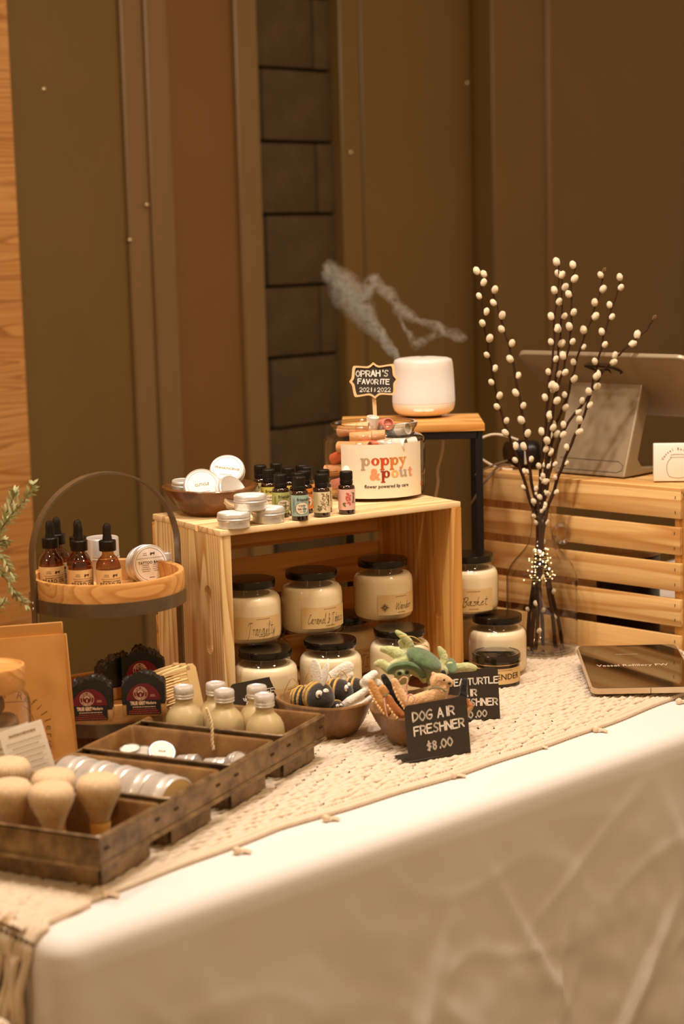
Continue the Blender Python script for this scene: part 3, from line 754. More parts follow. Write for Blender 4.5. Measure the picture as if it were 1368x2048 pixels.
def mist():
    y = DP.y
    path1 = [(797, 724, 5), (783, 702, 9), (765, 674, 12), (745, 650, 17), (722, 622, 24), (700, 592, 30), (682, 565, 26), (664, 545, 20)]
    path2 = [(722, 600, 16), (748, 560, 12), (775, 588, 14), (800, 618, 12), (835, 640, 9), (875, 655, 10), (925, 674, 9)]
    path3 = [(800, 622, 6), (806, 650, 5), (830, 690, 9), (868, 668, 7), (900, 664, 8)]
    c = aty(790, 620, y); sx, sz = 3600 / (y * 1.0), 1
    m = bpy.data.materials.new('mist'); m.use_nodes = True; nt = m.node_tree; N, L = nt.nodes, nt.links
    for n in list(N): N.remove(n)
    out = N.new('ShaderNodeOutputMaterial'); vol = N.new('ShaderNodeVolumeScatter')
    vol.inputs['Color'].default_value = (1, .86, .66, 1); vol.inputs['Anisotropy'].default_value = .2
    L.new(vol.outputs[0], out.inputs['Volume'])
    tcn = N.new('ShaderNodeTexCoord')
    def mth(op, a, b=None, clamp=False):
        n = N.new('ShaderNodeMath'); n.operation = op; n.use_clamp = clamp
        for i, q in enumerate((a, b)):
            if q is None: continue
            if isinstance(q, (int, float)): n.inputs[i].default_value = q
            else: L.new(q, n.inputs[i])
        return n.outputs[0]
    def vm(op, a, b=None, s=None):
        n = N.new('ShaderNodeVectorMath'); n.operation = op
        for i, q in enumerate((a, b)):
            if q is None: continue
            if isinstance(q, (tuple, Vector)): n.inputs[i].default_value = q
            else: L.new(q, n.inputs[i])
        if s is not None:
            if isinstance(s, float): n.inputs['Scale'].default_value = s
            else: L.new(s, n.inputs['Scale'])
        return n
    nz = N.new('ShaderNodeTexNoise'); nz.inputs['Scale'].default_value = 32; nz.inputs['Detail'].default_value = 3
    L.new(tcn.outputs['Object'], nz.inputs['Vector'])
    wv = vm('SUBTRACT', nz.outputs['Color'], (.5, .5, .5)); wv = vm('SCALE', wv.outputs[0], s=.024)
    p = vm('ADD', tcn.outputs['Object'], wv.outputs[0]).outputs[0]
    tot = None
    for path, dens in ((path1, 1.0), (path2, .55), (path3, .32)):
        pts = [(aty(u, v, y) - c, r * 1.35 / 1075.0) for u, v, r in path]
        for i in range(len(pts) - 1):
            (A, ra), (B, rb) = pts[i], pts[i + 1]; d = B - A
            pa = vm('SUBTRACT', p, A).outputs[0]
            t = mth('MULTIPLY', vm('DOT_PRODUCT', pa, d).outputs['Value'], 1 / d.length_squared, True)
            q = vm('SUBTRACT', pa, vm('SCALE', d, s=t).outputs[0]).outputs[0]
            ds = vm('LENGTH', q).outputs['Value']
            rad = mth('ADD', mth('MULTIPLY', t, rb - ra), ra)
            k = mth('SUBTRACT', 1.0, mth('DIVIDE', ds, rad), True)
            fall = dens * (1.0 - .5 * i / len(pts))
            k = mth('MULTIPLY', mth('MULTIPLY', k, fall * .022), mth('DIVIDE', 1.0, rad))
            tot = k if tot is None else mth('MAXIMUM', tot, k)
    n2 = N.new('ShaderNodeTexNoise'); n2.inputs['Scale'].default_value = 75; n2.inputs['Detail'].default_value = 4; n2.inputs['Roughness'].default_value = .6
    L.new(p, n2.inputs['Vector'])
    rp = N.new('ShaderNodeMapRange'); rp.inputs[1].default_value = .34; rp.inputs[2].default_value = .68
    L.new(n2.outputs['Fac'], rp.inputs[0])
    L.new(mth('MULTIPLY', mth('MULTIPLY', tot, rp.outputs[0]), 150.0), vol.inputs['Density'])
    g = G(); g.box((0, 0, 0), (.34, .075, .26))
    o = obj('mist', g, m, None, loc=c, smooth=False)
    tag(o, 'pale plume of mist rising to the left from the aroma diffuser', 'mist', kind='stuff')
    m.cycles.volume_sampling = 'MULTIPLE_IMPORTANCE' if hasattr(m.cycles, 'volume_sampling') else None
mist()
sc.cycles.volume_step_rate = 1.0; sc.cycles.volume_max_steps = 128

# ================================================================== ON TOP OF THE CRATE
ZK = .3185
TUBEC = {'orange': ((240, 176, 120), 'pale orange'), 'peach': ((246, 190, 140), 'peach'), 'red': ((222, 110, 66), 'red orange'), 'white': ((240, 232, 220), 'white speckled'),
         'blue': ((158, 190, 204), 'pale blue'), 'pink': ((232, 150, 130), 'pink'), 'teal': ((130, 160, 144), 'grey green'), 'yellow': ((236, 178, 90), 'golden')}
def tube_mat(c): return mat('tube_' + c, TUBEC[c][0], .55, var=.25, vs=120)
def balm_tube(c, label, loc, rot, L_=.062, r=.0105):
    loc = Vector(loc) - Euler(rot).to_matrix() @ Vector((0, 0, L_ / 2))       # loc is the tube's middle
    t = thing('lip_balm_tube', label, 'lip balm', loc, 0, 'paper lip balm tubes in the big glass jar', rot)
    g = G(); g.lathe([(0, 0), (r, 0), (r, L_ * .62)], 24, cap1=True); obj('tube', g, tube_mat(c), t)
    g = G(); g.lathe([(r * .985, L_ * .63), (r * 1.0, L_ * .63), (r * 1.0, L_), (r * .86, L_), (r * .86, L_ * .93), (0, L_ * .93)], 24); obj('cap', g, tube_mat('white' if c in ('teal', 'blue') else c), t)
    g = G(); f = cyl(r, L_ * .3, 0, .0003); place(g, rows2(L_ * .4, 3, .004, .0012, len(label)), lambda x, y: f(y, x)); obj('lettering', g, INK, t)
    return t
def poppy():
    cx, cy = .060, 3.150; B = Vector((cx, cy, ZK)); Rj = .0895
    t = thing('glass_canister', 'big glass jar with the colourful poppy & pout label, full of lip balm tubes', 'jar', B, 0)
    H = .131
    g = G(); g.lathe([(0, .002), (.060, .002), (.078, .001), (.0855, .005), (.0892, .014), (.0895, .03), (.0895, .094), (.0880, .101), (.083, .1065), (.0745, .1095), (.0705, .112), (.0705, .116), (.0735, .120), (.0758, .1235), (.0760, .127), (.0742, .1295), (.0715, .130), (.0690, .128), (.0685, .124)], 72)
    obj('glass_body', g, GLASS, t, ang=70)
    g = G()
    g.tube([(.0738 * math.cos(a), .0738 * math.sin(a), .1265) for a in np.linspace(0, 2 * PI, 64, endpoint=False)], .0034, 10, closed=True)
    obj('rim', g, thin_glass('rim_glass', (.86, .82, .72), (.42, .34, .24), 2.2), t)
    g = G(); g.lathe([(0, .0), (.07, 0), (.080, .0015), (.084, .004), (.080, .006), (0, .006)], 56); obj('glass_foot', g, thin_glass('foot_glass', (.74, .66, .5), (.4, .3, .18), 1.5), t)
    f = cyl(Rj, .0525, .175, .0003); g = G(); place(g, rect2(.160, .093, 40), f); lb = obj('label', g, mat('cream_label', (240, 226, 200), .3, coat=.5), t, ang=80)
    fz = cyl(Rj, .0515, .175, .0009)
    cols = {'tan': (178, 152, 120), 'rust': (196, 74, 30), 'orange': (208, 122, 44), 'gold': (214, 140, 56), 'peach': (232, 150, 100), 'wine': (150, 46, 24), 'sun': (240, 180, 104), 'stone': (176, 158, 136), 'salmon': (222, 150, 104)}
    def bm_(c): return mat('print_' + c, cols[c], .45)
    def rect(x0, y0, x1, y1): return ([(x0, y0), (x1, y0), (x1, y1), (x0, y1)], [(0, 1, 2, 3)])
    def letter(ch, x, y, s, c, sy=1):
        P = []
        def oring(cx_, cy_, rx, ry, ix, iy):
            vs = []; fs = []; n = 32
            for i in range(n):
                a = 2 * PI * i / n; vs += [(cx_ + ix * math.cos(a), cy_ + iy * math.sin(a)), (cx_ + rx * math.cos(a), cy_ + ry * math.sin(a))]
            for i in range(n):
                j = (i + 1) % n; fs.append((2 * i, 2 * i + 1, 2 * j + 1, 2 * j))
            return vs, fs
        if ch == 'p': P = [rect(0, -3.8, 2.1, 5.6), rect(-.9, -4.3, 3.0, -3.4), rect(-1.0, 4.9, 1.6, 5.9), oring(4.0, 2.9, 3.1, 3.1, 1.05, 2.2)]
        if ch == 'o': P = [oring(3.3, 2.9, 3.4, 3.1, 1.2, 2.3)]
        if ch == 'u': P = [rect(0, 1.6, 2, 5.6), rect(-.9, 4.9, 1.2, 5.9), rect(4.3, 0, 6.3, 5.6), rect(3.3, 4.9, 5.4, 5.9), rect(5.2, -.1, 7.2, .8), ([(0, 1.7), (.5, .4), (1.8, -.2), (3.4, .1), (4.5, 1.0), (4.5, 1.9), (3.4, 1.1), (2.4, 1.1), (2, 1.8)], [tuple(range(9))])]
        if ch == 't': P = [rect(.9, .9, 2.9, 7.6), rect(-.4, 4.9, 4.4, 5.7), ([(.9, 1.2), (1.4, .1), (2.6, -.2), (3.9, .1), (4.7, 1.0), (4.3, 1.4), (3.5, .9), (2.9, 1.2)], [tuple(range(8))])]
        if ch == 'y': P = [([(-.2, 5.2), (2.1, 5.2), (4.3, .6), (3.1, -.4)], [(3, 2, 1, 0)]), ([(4.9, 5.2), (5.9, 5.2), (3.0, -2.2), (2.1, -1.7)], [(3, 2, 1, 0)]), rect(-.9, 4.9, 3.2, 5.8), rect(4.0, 4.9, 6.7, 5.8), ([(2.9, -2.3), (2.2, -3.8), (.9, -4.4), (-.2, -3.7), (0, -2.6), (1.0, -2.3), (1.5, -2.9), (2.2, -1.6)], [tuple(reversed(range(8)))])]
        if ch == '&': P = []
        g = G()
        for q in P: place(g, ([(x + a * s, y + b_ * s * sy) for a, b_ in q[0]], q[1]), fz)
        if ch == '&': place(g, ftext('&', s * 13.0, s * .45), fz, dx=x + 3.6 * s, dy=y + 2.6 * s)
        obj('letter', g, bm_(c), lb)
    s = .00205; y1 = .0125; x = -.0400
    for ch, c, ad in (('p', 'tan', 8.2), ('o', 'rust', 7.9), ('p', 'rust', 8.2), ('p', 'orange', 8.2), ('y', 'gold', 6)): letter(ch, x, y1, s, c); x += ad * s
    x = -.0255; y2 = -.0095
    letter('&', x, y2, s, 'peach'); x += 9.6 * s
    for ch, c, ad in (('p', 'wine', 8.2), ('o', 'sun', 7.9), ('u', 'stone', 8.4), ('t', 'salmon', 6)): letter(ch, x, y2, s * .98, c); x += ad * s
    g = G(); place(g, ftext('flower powered lip care', .0082, .00014), fz, dx=.004, dy=-.0248); obj('lettering', g, INKB, lb)
    # lip balm tubes heaped in the jar
    rr = random.Random(5)
    names = ['orange', 'peach', 'blue', 'white', 'red', 'pink', 'yellow', 'teal']
    k = 0
    spec = [  # seen through the glass beside the label
        ('red', -.052, -.040, .078, (70, 10, 40), 'red orange lip balm tube against the left glass, highest of that side'),
        ('teal', -.040, -.060, .070, (155, 25, 0), 'grey green lip balm tube standing at the left edge of the label'),
        ('orange', -.058, -.028, .050, (80, 60, 60), 'orange lip balm tube low at the left side of the big jar'),
        ('pink', -.050, -.044, .030, (75, 20, 45), 'pink lip balm tube behind the pink oil bottle'),
        ('yellow', -.048, -.046, .012, (90, 80, 42), 'golden lip balm tube at the bottom left of the big jar'),
        ('red', .066, -.015, .022, (82, 0, 5), 'red orange lip balm tube at the right side of the big jar'),
        ('yellow', .064, -.012, .050, (85, 20, -8), 'golden lip balm tube at the right side, above the red one')]
    for c, x, y, z, rt, lab in spec: balm_tube(c, lab, B + Vector((x, y, z)), tuple(R(a) for a in rt))
    topz = [('peach', -.034, -.028, .120, (82, 0, 62), 'peach lip balm tube lying under the left rim of the big jar'),
            ('orange', -.012, -.048, .108, (86, 0, 84), 'pale orange lip balm tube under the rim, in front'),
            ('white', -.006, -.030, .112, (12, 8, 0), 'white speckled lip balm tube standing beside the sign stake'),
            ('red', .008, -.052, .094, (90, 4, 96), 'red orange lip balm tube lying right of the sign stake'),
            ('pink', .014, -.012, .124, (80, 0, 20), 'pink lip balm tube with its open end to the front, right of the stake'),
            ('blue', .034, -.026, .116, (80, 18, 50), 'pale blue lip balm tube lying under the right rim'),
            ('white', .024, -.058, .096, (90, -8, 68), 'white speckled lip balm tube lowest under the front rim'),
            ('blue', .042, -.045, .094, (88, 10, 110), 'pale blue lip balm tube low at the right under the rim'),
            ('peach', -.014, .022, .112, (80, 10, 130), 'peach lip balm tube at the back of the big jar'),
            ('orange', -.036, -.056, .092, (88, 10, 60), 'pale orange lip balm tube beneath the left rim')]
    for c, x, y, z, rt, lab in topz: balm_tube(c, lab, B + Vector((x, y, z)), tuple(R(a) for a in rt))
    # chalkboard sign on a stake
    P = aty(748, 761, 3.135); t = thing('chalkboard_sign', 'little framed chalkboard on a stake, chalked Favorite 2021 & 2022, in the big jar', 'sign', (P.x, P.y, P.z), R(0), rot=(R(-4), R(-1.2), R(4)))
    def outl(k):
        q = [(-1, .30), (-.94, .78), (-.80, .86), (-.30, .80), (-.10, .90), (0, 1.0), (.10, .90), (.30, .80), (.80, .86), (.94, .78), (1 - .03, .30), (1.04, .14), (1.12, 0)]
        full = q + [(x, -y) for x, y in reversed(q[:-1])]
        lf = [(-1, -.30), (-1.04, -.14), (-1.12, 0), (-1.04, .14)]
        full = full + lf
        return [(x * .0385 * k + 0, y * .0315 * (k if k == 1 else k * .985)) for x, y in full]
    Of = [(p.x, p.y) for p in catmull([(x, y, 0) for x, y in outl(1.0)], 3, True)]
    Oi = [(p.x, p.y) for p in catmull([(x, y, 0) for x, y in outl(.885)], 3, True)]
    g = G(); n = len(Of)
    for y0 in (-.0028, .0022):
        pass
    vs = [(x, -.0032, y) for x, y in Of] + [(x, -.0032, y) for x, y in Oi] + [(x, .002, y) for x, y in Of] + [(x, -.001, y) for x, y in Oi]
    fs = []
    for i in range(n):
        j = (i + 1) % n; fs += [(i, n + i, n + j, j), (i, j, 2 * n + j, 2 * n + i), (n + j, n + i, 3 * n + i, 3 * n + j)]
    fs.append(tuple(range(2 * n, 3 * n))); g.add(vs, fs); obj('frame', g, BALSA, t)
    g = G(); g.add([(x, -.0012, y) for x, y in Oi], [tuple(reversed(range(n)))]); bd = obj('board', g, SLATE, t, smooth=False)
    g = G(); f = front(-.0018)
    place(g, stext("OPRAH'S", .0125, .0027, UP, jit=.6, sp=4), f, dx=-.003, dy=.0125, rot=R(-2), sc_=.80)
    place(g, stext('FAVORITE', .0108, .0023, UP, jit=.6), f, dx=-.001, dy=-.0018, rot=R(-4), sc_=.78)
    place(g, stext('2021 & 2022', .0086, .0018, UP, jit=.4, sp=2.5), f, dx=.001, dy=-.0160, rot=R(-3), sc_=.80)
    obj('chalk_lettering', g, CHALK, bd)
    g = G(); g.rbox((-.001, .004, -.055), (.0068, .0022, .085), .0005, 1); obj('stake', g, BALSA, t)
poppy()

def oil_bottle(label, loc, rz, bgc, kind, words=('organic', 'tea tree')):
    t = thing('oil_bottle', label, 'bottle', loc, rz, 'essential oil bottles on the crate')
    g = G(); g.lathe([(0, 0), (.0125, 0), (.0138, .0015), (.0138, .043), (.0130, .0465), (.0100, .0485), (.0085, .0495), (.0085, .052)], 36); obj('glass', g, mat('dark_amber', (44, 20, 6), .08, coat=.6), t, ang=60)
    def rib(a, z): return 1 + (.02 * (1 if math.sin(a * 24) > 0 else -1) if .0565 < z < .0695 else 0)
    g = G(); g.lathe([(0, .0495), (.0108, .0495), (.0108, .0550), (.0100, .0556), (.0100, .0562), (.0104, .0568), (.0104, .0690), (.0096, .0705), (0, .0705)], 96, wob=rib); obj('cap', g, BLACKPL, t, ang=25)
    f = cyl(.0138, .0245, .1); W_ = .062 
    g = G(); place(g, rect2(W_, .034, 26), f); lb = obj('label', g, mat('label_%d_%d' % (bgc[0], bgc[2]), bgc, .5), t, ang=80)
    f2 = cyl(.0138, .0245, .1, .0007)
    if kind == 'friend':
        g = G(); sq = [(.0085 * (1 + .12 * math.cos(4 * a)) * (1 if abs(math.cos(a)) < .7 else 1.08) * math.copysign(abs(math.cos(a)) ** .5, math.cos(a)), .0088 * (1 + .05 * math.cos(8 * a)) * math.copysign(abs(math.sin(a)) ** .5, math.sin(a))) for a in np.linspace(0, 2 * PI, 40, endpoint=False)]
        place(g, ([(x * 1.12, y * 1.1) for x, y in sq], [tuple(range(40))]), cyl(.0138, .0245, .1, .0005), dx=.003, dy=-.0045); obj('plaque_edge', g, mat('plaque_edge', (120, 96, 70), .6), lb)
        g = G(); place(g, (sq, [tuple(range(40))]), f2, dx=.003, dy=-.0045); obj('plaque', g, mat('plaque', (244, 222, 192), .5), lb)
        f3 = cyl(.0138, .0245, .1, .0010)
        g = G(); place(g, ftext('friendsh', .0075, .0001, 'LEFT'), f3, dx=-.0055, dy=.0098)
        place(g, ftext(words[0], .0042, .00004), f3, dx=.003, dy=.0005); place(g, ftext(words[1], .0046, .0001), f3, dx=.003, dy=-.005); place(g, rows2(.012, 1, 1, .0006), f3, dx=.003, dy=-.0098)
        place(g, rows2(.026, 2, .0018, .0006), lambda x, y: f3(y - .0110, x)); obj('lettering', g, INK, lb)
    else:
        rr = random.Random(kind); g = G(); g2 = G(); leaf = G()
        for i in range(46 if kind == 'lav' else 26):
            if kind == 'lav': x, y, s = rr.gauss(.002, .0032), rr.uniform(-.012, .015), .0009
            else: x, y, s = rr.gauss(.0005, .003), rr.gauss(-.001 + (i % 2) * .006, .0035), .0013
            o = [(x + s * math.cos(a) * (1 + .3 * rr.random()), y + s * math.sin(a)) for a in np.linspace(0, 2 * PI, 6, endpoint=False)]
            place(g, (o, [tuple(range(6))]), f2)
        for i in range(6):
            x, y = -.006 + rr.uniform(-.002, .003), -.010 + rr.uniform(-.004, .004); a = rr.uniform(0, PI)
            o = [(x + .0026 * math.cos(b_) * math.cos(a) - .0009 * math.sin(b_) * math.sin(a), y + .0026 * math.cos(b_) * math.sin(a) + .0009 * math.sin(b_) * math.cos(a)) for b_ in np.linspace(0, 2 * PI, 8, endpoint=False)]
            place(leaf, (o, [tuple(range(8))]), f2)
        obj('flower_print', g, mat('flower_' + kind, (150, 120, 100) if kind == 'lav' else (216, 92, 76), .5), lb)
        obj('leaf_print', leaf, mat('leaf_print', (104, 112, 60), .5), lb)
        f3 = cyl(.0138, .0245, .1, .0011)
        place(g2, stext('friend', .0052, .0007, dict(CV, f='~4B 2A 20|06 46'), slant=.2, conn=True, base=3), lambda x, y: f3(-y + .0090, x + .003), dy=0); obj('lettering', g2, INK, lb)
    return t
def oil(u, v, label, bgc, kind, words=('organic', 'tea tree'), rz=0.0):
    P = at(u, v, ZK + .0705); oil_bottle(label, (P.x, P.y, ZK), rz, bgc, kind, words)
# (u, v) = centre of the cap's top in the photograph
oil(520, 930, 'black-capped oil bottle at the left end of the back row', (196, 186, 120), 'friend')
oil(537, 938, 'oil bottle with the yellow green friendsh label, second from left', (206, 196, 96), 'friend', ('organic', 'lemon'), -.1)
oil(552, 926, 'tallest-looking oil bottle at the back, behind the yellow green one', (210, 160, 90), 'friend')
oil(560, 948, 'oil bottle with the olive green friendsh label beside the tins', (174, 178, 104), 'friend', ('organic', 'lemongrass'), .05)
oil(576, 935, 'oil bottle behind, between the olive green and the pale blue bottle', (214, 186, 96), 'friend')
oil(603, 929, 'oil bottle farthest back of the orange labelled pair', (232, 140, 60), 'friend')
oil(612, 933, 'oil bottle in the back row, just right of the farthest one', (236, 150, 70), 'friend')
oil(607, 941, 'oil bottle with the bright orange label behind the pale blue one', (238, 142, 62), 'friend', ('organic', 'orange'))
oil(595, 945, 'oil bottle directly behind the pale blue one, almost hidden', (214, 196, 150), 'friend')
oil(598, 953, 'oil bottle with the pale blue tea tree label, in front', (160, 186, 172), 'friend', ('organic', 'tea tree'), 0)
oil(646, 939, 'cream labelled oil bottle behind the flower sprig bottle', (236, 214, 164), 'lav')
oil(642, 947, 'oil bottle with a cream label printed with a brown flower sprig', (236, 218, 172), 'lav')
oil(692, 942, 'oil bottle with the pink rose label in front of the big jar', (238, 190, 172), 'rose')

# tins -----------------------------------------------------------------------------
def tin(label, loc, rot=(0, 0, 0), r=.0265, h=.024, group='small aluminium salve tins', face=True, words='SALVE', side=False):
    t = thing('salve_tin', label, 'tin', loc, 0, group, rot)
    hb = h * .52
    g = G(); g.lathe([(0, 0), (r * .95, 0), (r * .98, .001), (r * .98, hb - .003), (r * 1.0, hb - .001), (r * .985, hb)], 48); obj('base', g, ALU, t, ang=30)
    g = G(); g.lathe([(r * .985, hb), (r * 1.035, hb + .0004), (r * 1.035, hb + .002), (r * 1.01, hb + .0026), (r * 1.01, hb + .005), (r * 1.02, hb + .0056), (r * 1.01, hb + .0066), (r * 1.01, h - .0022), (r * .985, h - .0007), (r * .95, h), (r * .91, h - .0006), (0, h - .0006)], 48)
    ld = obj('lid', g, ALU, t, ang=30)
    if face:
        g = G(); place(g, disc2(r * .88), top(h - .0002)); lb = obj('label', g, WHITE, ld)
        g = G(); f = top(h + .0003)
        place(g, ftext(words, r * .20, .0001, xs=1.0), f, dy=r * .02); place(g, rows2(r * .9, 1, 1, r * .03), f, dy=-r * .42); place(g, ring2(r * .80, r * .815), f)
        obj('lettering', g, INKL, lb)
    return t
def bowl(name, label, loc, prof_r, rb, h, m, n=10, rz=0, thick=.006, squash=1.0, wv=.02):
    t = None
    def wob(a, z): return 1 + wv * math.cos(n * a + .5) * (z / h) + .012 * math.sin(3 * a + 1)
    g = G()
    out = [(0, 0), (rb * .9, 0), (rb, .003), (rb + (prof_r - rb) * .42, h * .34), (rb + (prof_r - rb) * .78, h * .70), (prof_r, h * .96), (prof_r - .001, h), (prof_r - thick, h * 1.0), (prof_r - thick * 1.3, h * .95), (rb + (prof_r - rb) * .6 - thick * 1.2, h * .6), (rb * .7, thick * 1.4), (0, thick)]
    g.lathe(out, 80, wob=wob)
    for i, v in enumerate(g.v): g.v[i] = (v[0], v[1] * squash, v[2] * (1 + .03 * math.sin(2 * math.atan2(v[1], v[0]) + .8)))
    o = obj(name, g, m, None, loc=loc, rot=(0, 0, rz), ang=30)
    return tag(o, label, 'bowl')
PB = at(421, 1026, ZK)
bowl('wooden_bowl', 'dark carved wooden bowl full of tins on top of the crate', (PB.x, PB.y, ZK), .0795, .046, .047, BOWLW, 8, wv=.025)
BC = Vector((PB.x, PB.y, ZK))
tin('white-faced tin tilted at the front of the tins in the crate-top bowl', BC + Vector((-.011, -.030, .044)), (R(58), R(-6), R(12)), .0300, .019, words='CUTICLE', group='tins in the wooden bowl')
tin('white-faced tin leaning highest at the back of the crate-top bowl', BC + Vector((.030, .010, .062)), (R(48), R(8), R(-4)), .0290, .019, words='FRANKINCENSE', group='tins in the wooden bowl')
tin('silver tin lying on edge at the right of the crate-top bowl', BC + Vector((.030, -.032, .034)), (R(52), R(38), R(20)), .0270, .020, face=False, group='tins in the wooden bowl')
tin('small silver tin lying flat at the left of the crate-top bowl', BC + Vector((-.044, .006, .036)), (R(4), R(3), 0), .0200, .020, face=False, group='tins in the wooden bowl')
tin('silver tin deep in the bowl, between the two white-faced ones', BC + Vector((.006, -.004, .022)), (R(30), R(20), R(60)), .0260, .019, face=False, group='tins in the wooden bowl')
def ttin(u, v, z0, label):
    P = at(u, v, z0 + .0240); return tin(label, (P.x, P.y, z0), (0, 0, 0), .0262, .0240, words='balm', group='three stacked tins on the crate')
ttin(467, 1024, ZK, 'salve tin at the lower left of the stack of three beside the bowl')
ttin(536, 1014, ZK, 'salve tin at the lower right of the stack of three beside the bowl')
ttin(500, 988.5, ZK + .0240, 'salve tin on top of the stack of three beside the bowl')

# ================================================================== TIERED STAND
SC = Vector((-.368, 2.76, 0)); SYAW = R(32)
def tiered():
    t = thing('tiered_tray', 'two-tier round wooden tray in a black metal arch frame at the left', 'tray', (SC.x, SC.y, 0), SYAW)
    Rr = .1235; bw_ = .0085
    # flat-bar arch: one bent strap
    pts = [(-Rr, 0, .0)]
    for z in np.linspace(.03, .295, 12): pts.append((-Rr, 0, z))
    for a in np.linspace(PI, 0, 30)[1:-1]: pts.append((Rr * math.cos(a), 0, .295 + Rr * 1.0 * math.sin(a)))
    for z in np.linspace(.295, .0, 13): pts.append((Rr, 0, z))
    g = G(); vs = []; fs = []; K = len(pts)
    for k, p in enumerate(pts):
        p = Vector(p); d = (Vector(pts[min(k + 1, K - 1)]) - Vector(pts[max(k - 1, 0)])).normalized(); nrm = Vector((d.z, 0, -d.x)) * -1
        for (a, b_) in ((-1, -bw_), (-1, bw_), (1, bw_), (1, -bw_)): vs.append(p + nrm * (.0016 * a) + Vector((0, b_, 0)))
    for k in range(K - 1):
        for i in range(4): fs.append((k * 4 + i, k * 4 + (i + 1) % 4, k * 4 + 4 + (i + 1) % 4, k * 4 + 4 + i))
    fs += [(3, 2, 1, 0), tuple((K - 1) * 4 + i for i in range(4))]
    g.add(vs, fs); obj('arch_frame', g, RINGMET, t, ang=30)
    for zr in (.215, .030):
        g = G(); g.lathe([(Rr - .0035, 0), (Rr - .0015, 0), (Rr - .0015, .021), (Rr - .0035, .021), (Rr - .0035, 0)], 96)
        g.lathe([(Rr - .020, .0), (Rr - .0035, .0), (Rr - .0035, .002), (Rr - .020, .002), (Rr - .02, 0)], 96)
        rg = obj('metal_ring', g, RINGMET, t, loc=(0, 0, zr), ang=30)
        for sx in (-1, 1):
            for dz in (.006, .015): g = G(); g.ell((0, 0, 0), (.0015, .002, .002), 8, 6); obj('rivet', g, ALU, rg, loc=(sx * (Rr + .0018), 0, dz))
        g = G(); g.lathe([(0, 0), (.112, 0), (.1185, .003), (.1195, .010), (.1195, .044), (.1185, .0465), (.112, .0465), (.1105, .045), (.1105, .012), (.106, .008), (0, .008)], 96)
        if zr < .1: g.lathe([(0, .0365), (.1108, .0365), (.1108, .010), (0, .010)], 96)
        obj('wooden_tray', g, ACACIA, t, loc=(0, 0, zr + .0025), ang=30)
tiered()
ZU, ZL = .2155 + .0105, .0325 + .0370
def beard(u, v, label, rz=0.0):
    H = .1165; P = at(u, v, ZU + H); t = thing('dropper_bottle', label, 'bottle', (P.x, P.y, ZU), rz, 'amber dropper bottles on the upper tray')
    g = G(); g.lathe([(0, 0), (.0175, 0), (.0195, .002), (.0195, .048), (.0185, .055), (.0145, .062), (.0095, .067), (.0090, .070), (.0090, .078)], 44); b_ = obj('glass', g, AMBER, t, ang=60)
    g = G(); g.lathe([(0, .002), (.0170, .002), (.0185, .004), (.0185, .046), (.0165, .0462), (0, .0462)], 32); obj('oil', g, mat('beard_oil', (138, 84, 26), .15, coat=.4), t, ang=50)
    g = G(); g.tube([(0, 0, .010), (0, 0, .075)], .0022, 8); obj('pipette', g, GLASSJ, b_)
    g = G(); g.lathe([(.0085, .0735), (.0128, .0735), (.0133, .0745), (.0133, .0885), (.0125, .0898), (.0075, .0902), (.0072, .094), (.0066, .098), (.0066, .106), (.0062, .1115), (.0045, .1152), (.002, .1165), (0, .1166)], 40)
    obj('dropper_cap', g, BLACKPL, t, ang=30)
    f = cyl(.0195, .0265, .35); g = G(); place(g, rect2(.074, .038, 26), f); lb = obj('label', g, LABK, t, ang=80)
    f2 = cyl(.0195, .0265, .35, .0007); g = G()
    place(g, ftext('BEARD OIL', .0078, .0001), f2, dx=-.001, dy=-.0035); place(g, ftext('PEPPERMINT & ROSEMARY', .0026, .00005), f2, dy=.0015)
    place(g, rows2(.030, 3, .0030, .0006), f2, dy=-.0125); place(g, rect2(.034, .0005, 8), f2, dy=.0052); place(g, rows2(.009, 2, .0026, .0008), f2, dx=-.009, dy=.0105)
    place(g, ([(-.004, -.001), (-.003, .0022), (-.0005, .0012), (.0035, .0016), (.0045, .003), (.004, -.0002), (.0028, -.0028), (.0020, -.0002), (-.001, -.0004), (-.0024, -.003)], [tuple(range(10))]), f2, dx=.0045, dy=.0105)
    obj('lettering', g, INK, lb)
beard(98, 1041, 'amber Beard Oil dropper bottle nearest the left leg of the arch', .05)
beard(112, 1034, 'amber dropper bottle behind the leftmost one on the upper tray', 0)
beard(156, 1046, 'amber Beard Oil dropper bottle in the middle of the front row', .05)
beard(154, 1039, 'amber dropper bottle hidden behind the middle one', 0)
beard(213, 1046, 'amber Beard Oil dropper bottle standing alone on the right', .05)
P = at(204, 1074, ZU + .072); tin('tall silver tin standing behind the right dropper bottle', (P.x, P.y, ZU), (0, 0, 0), .0265, .072, group='tins on the upper tray', face=False)
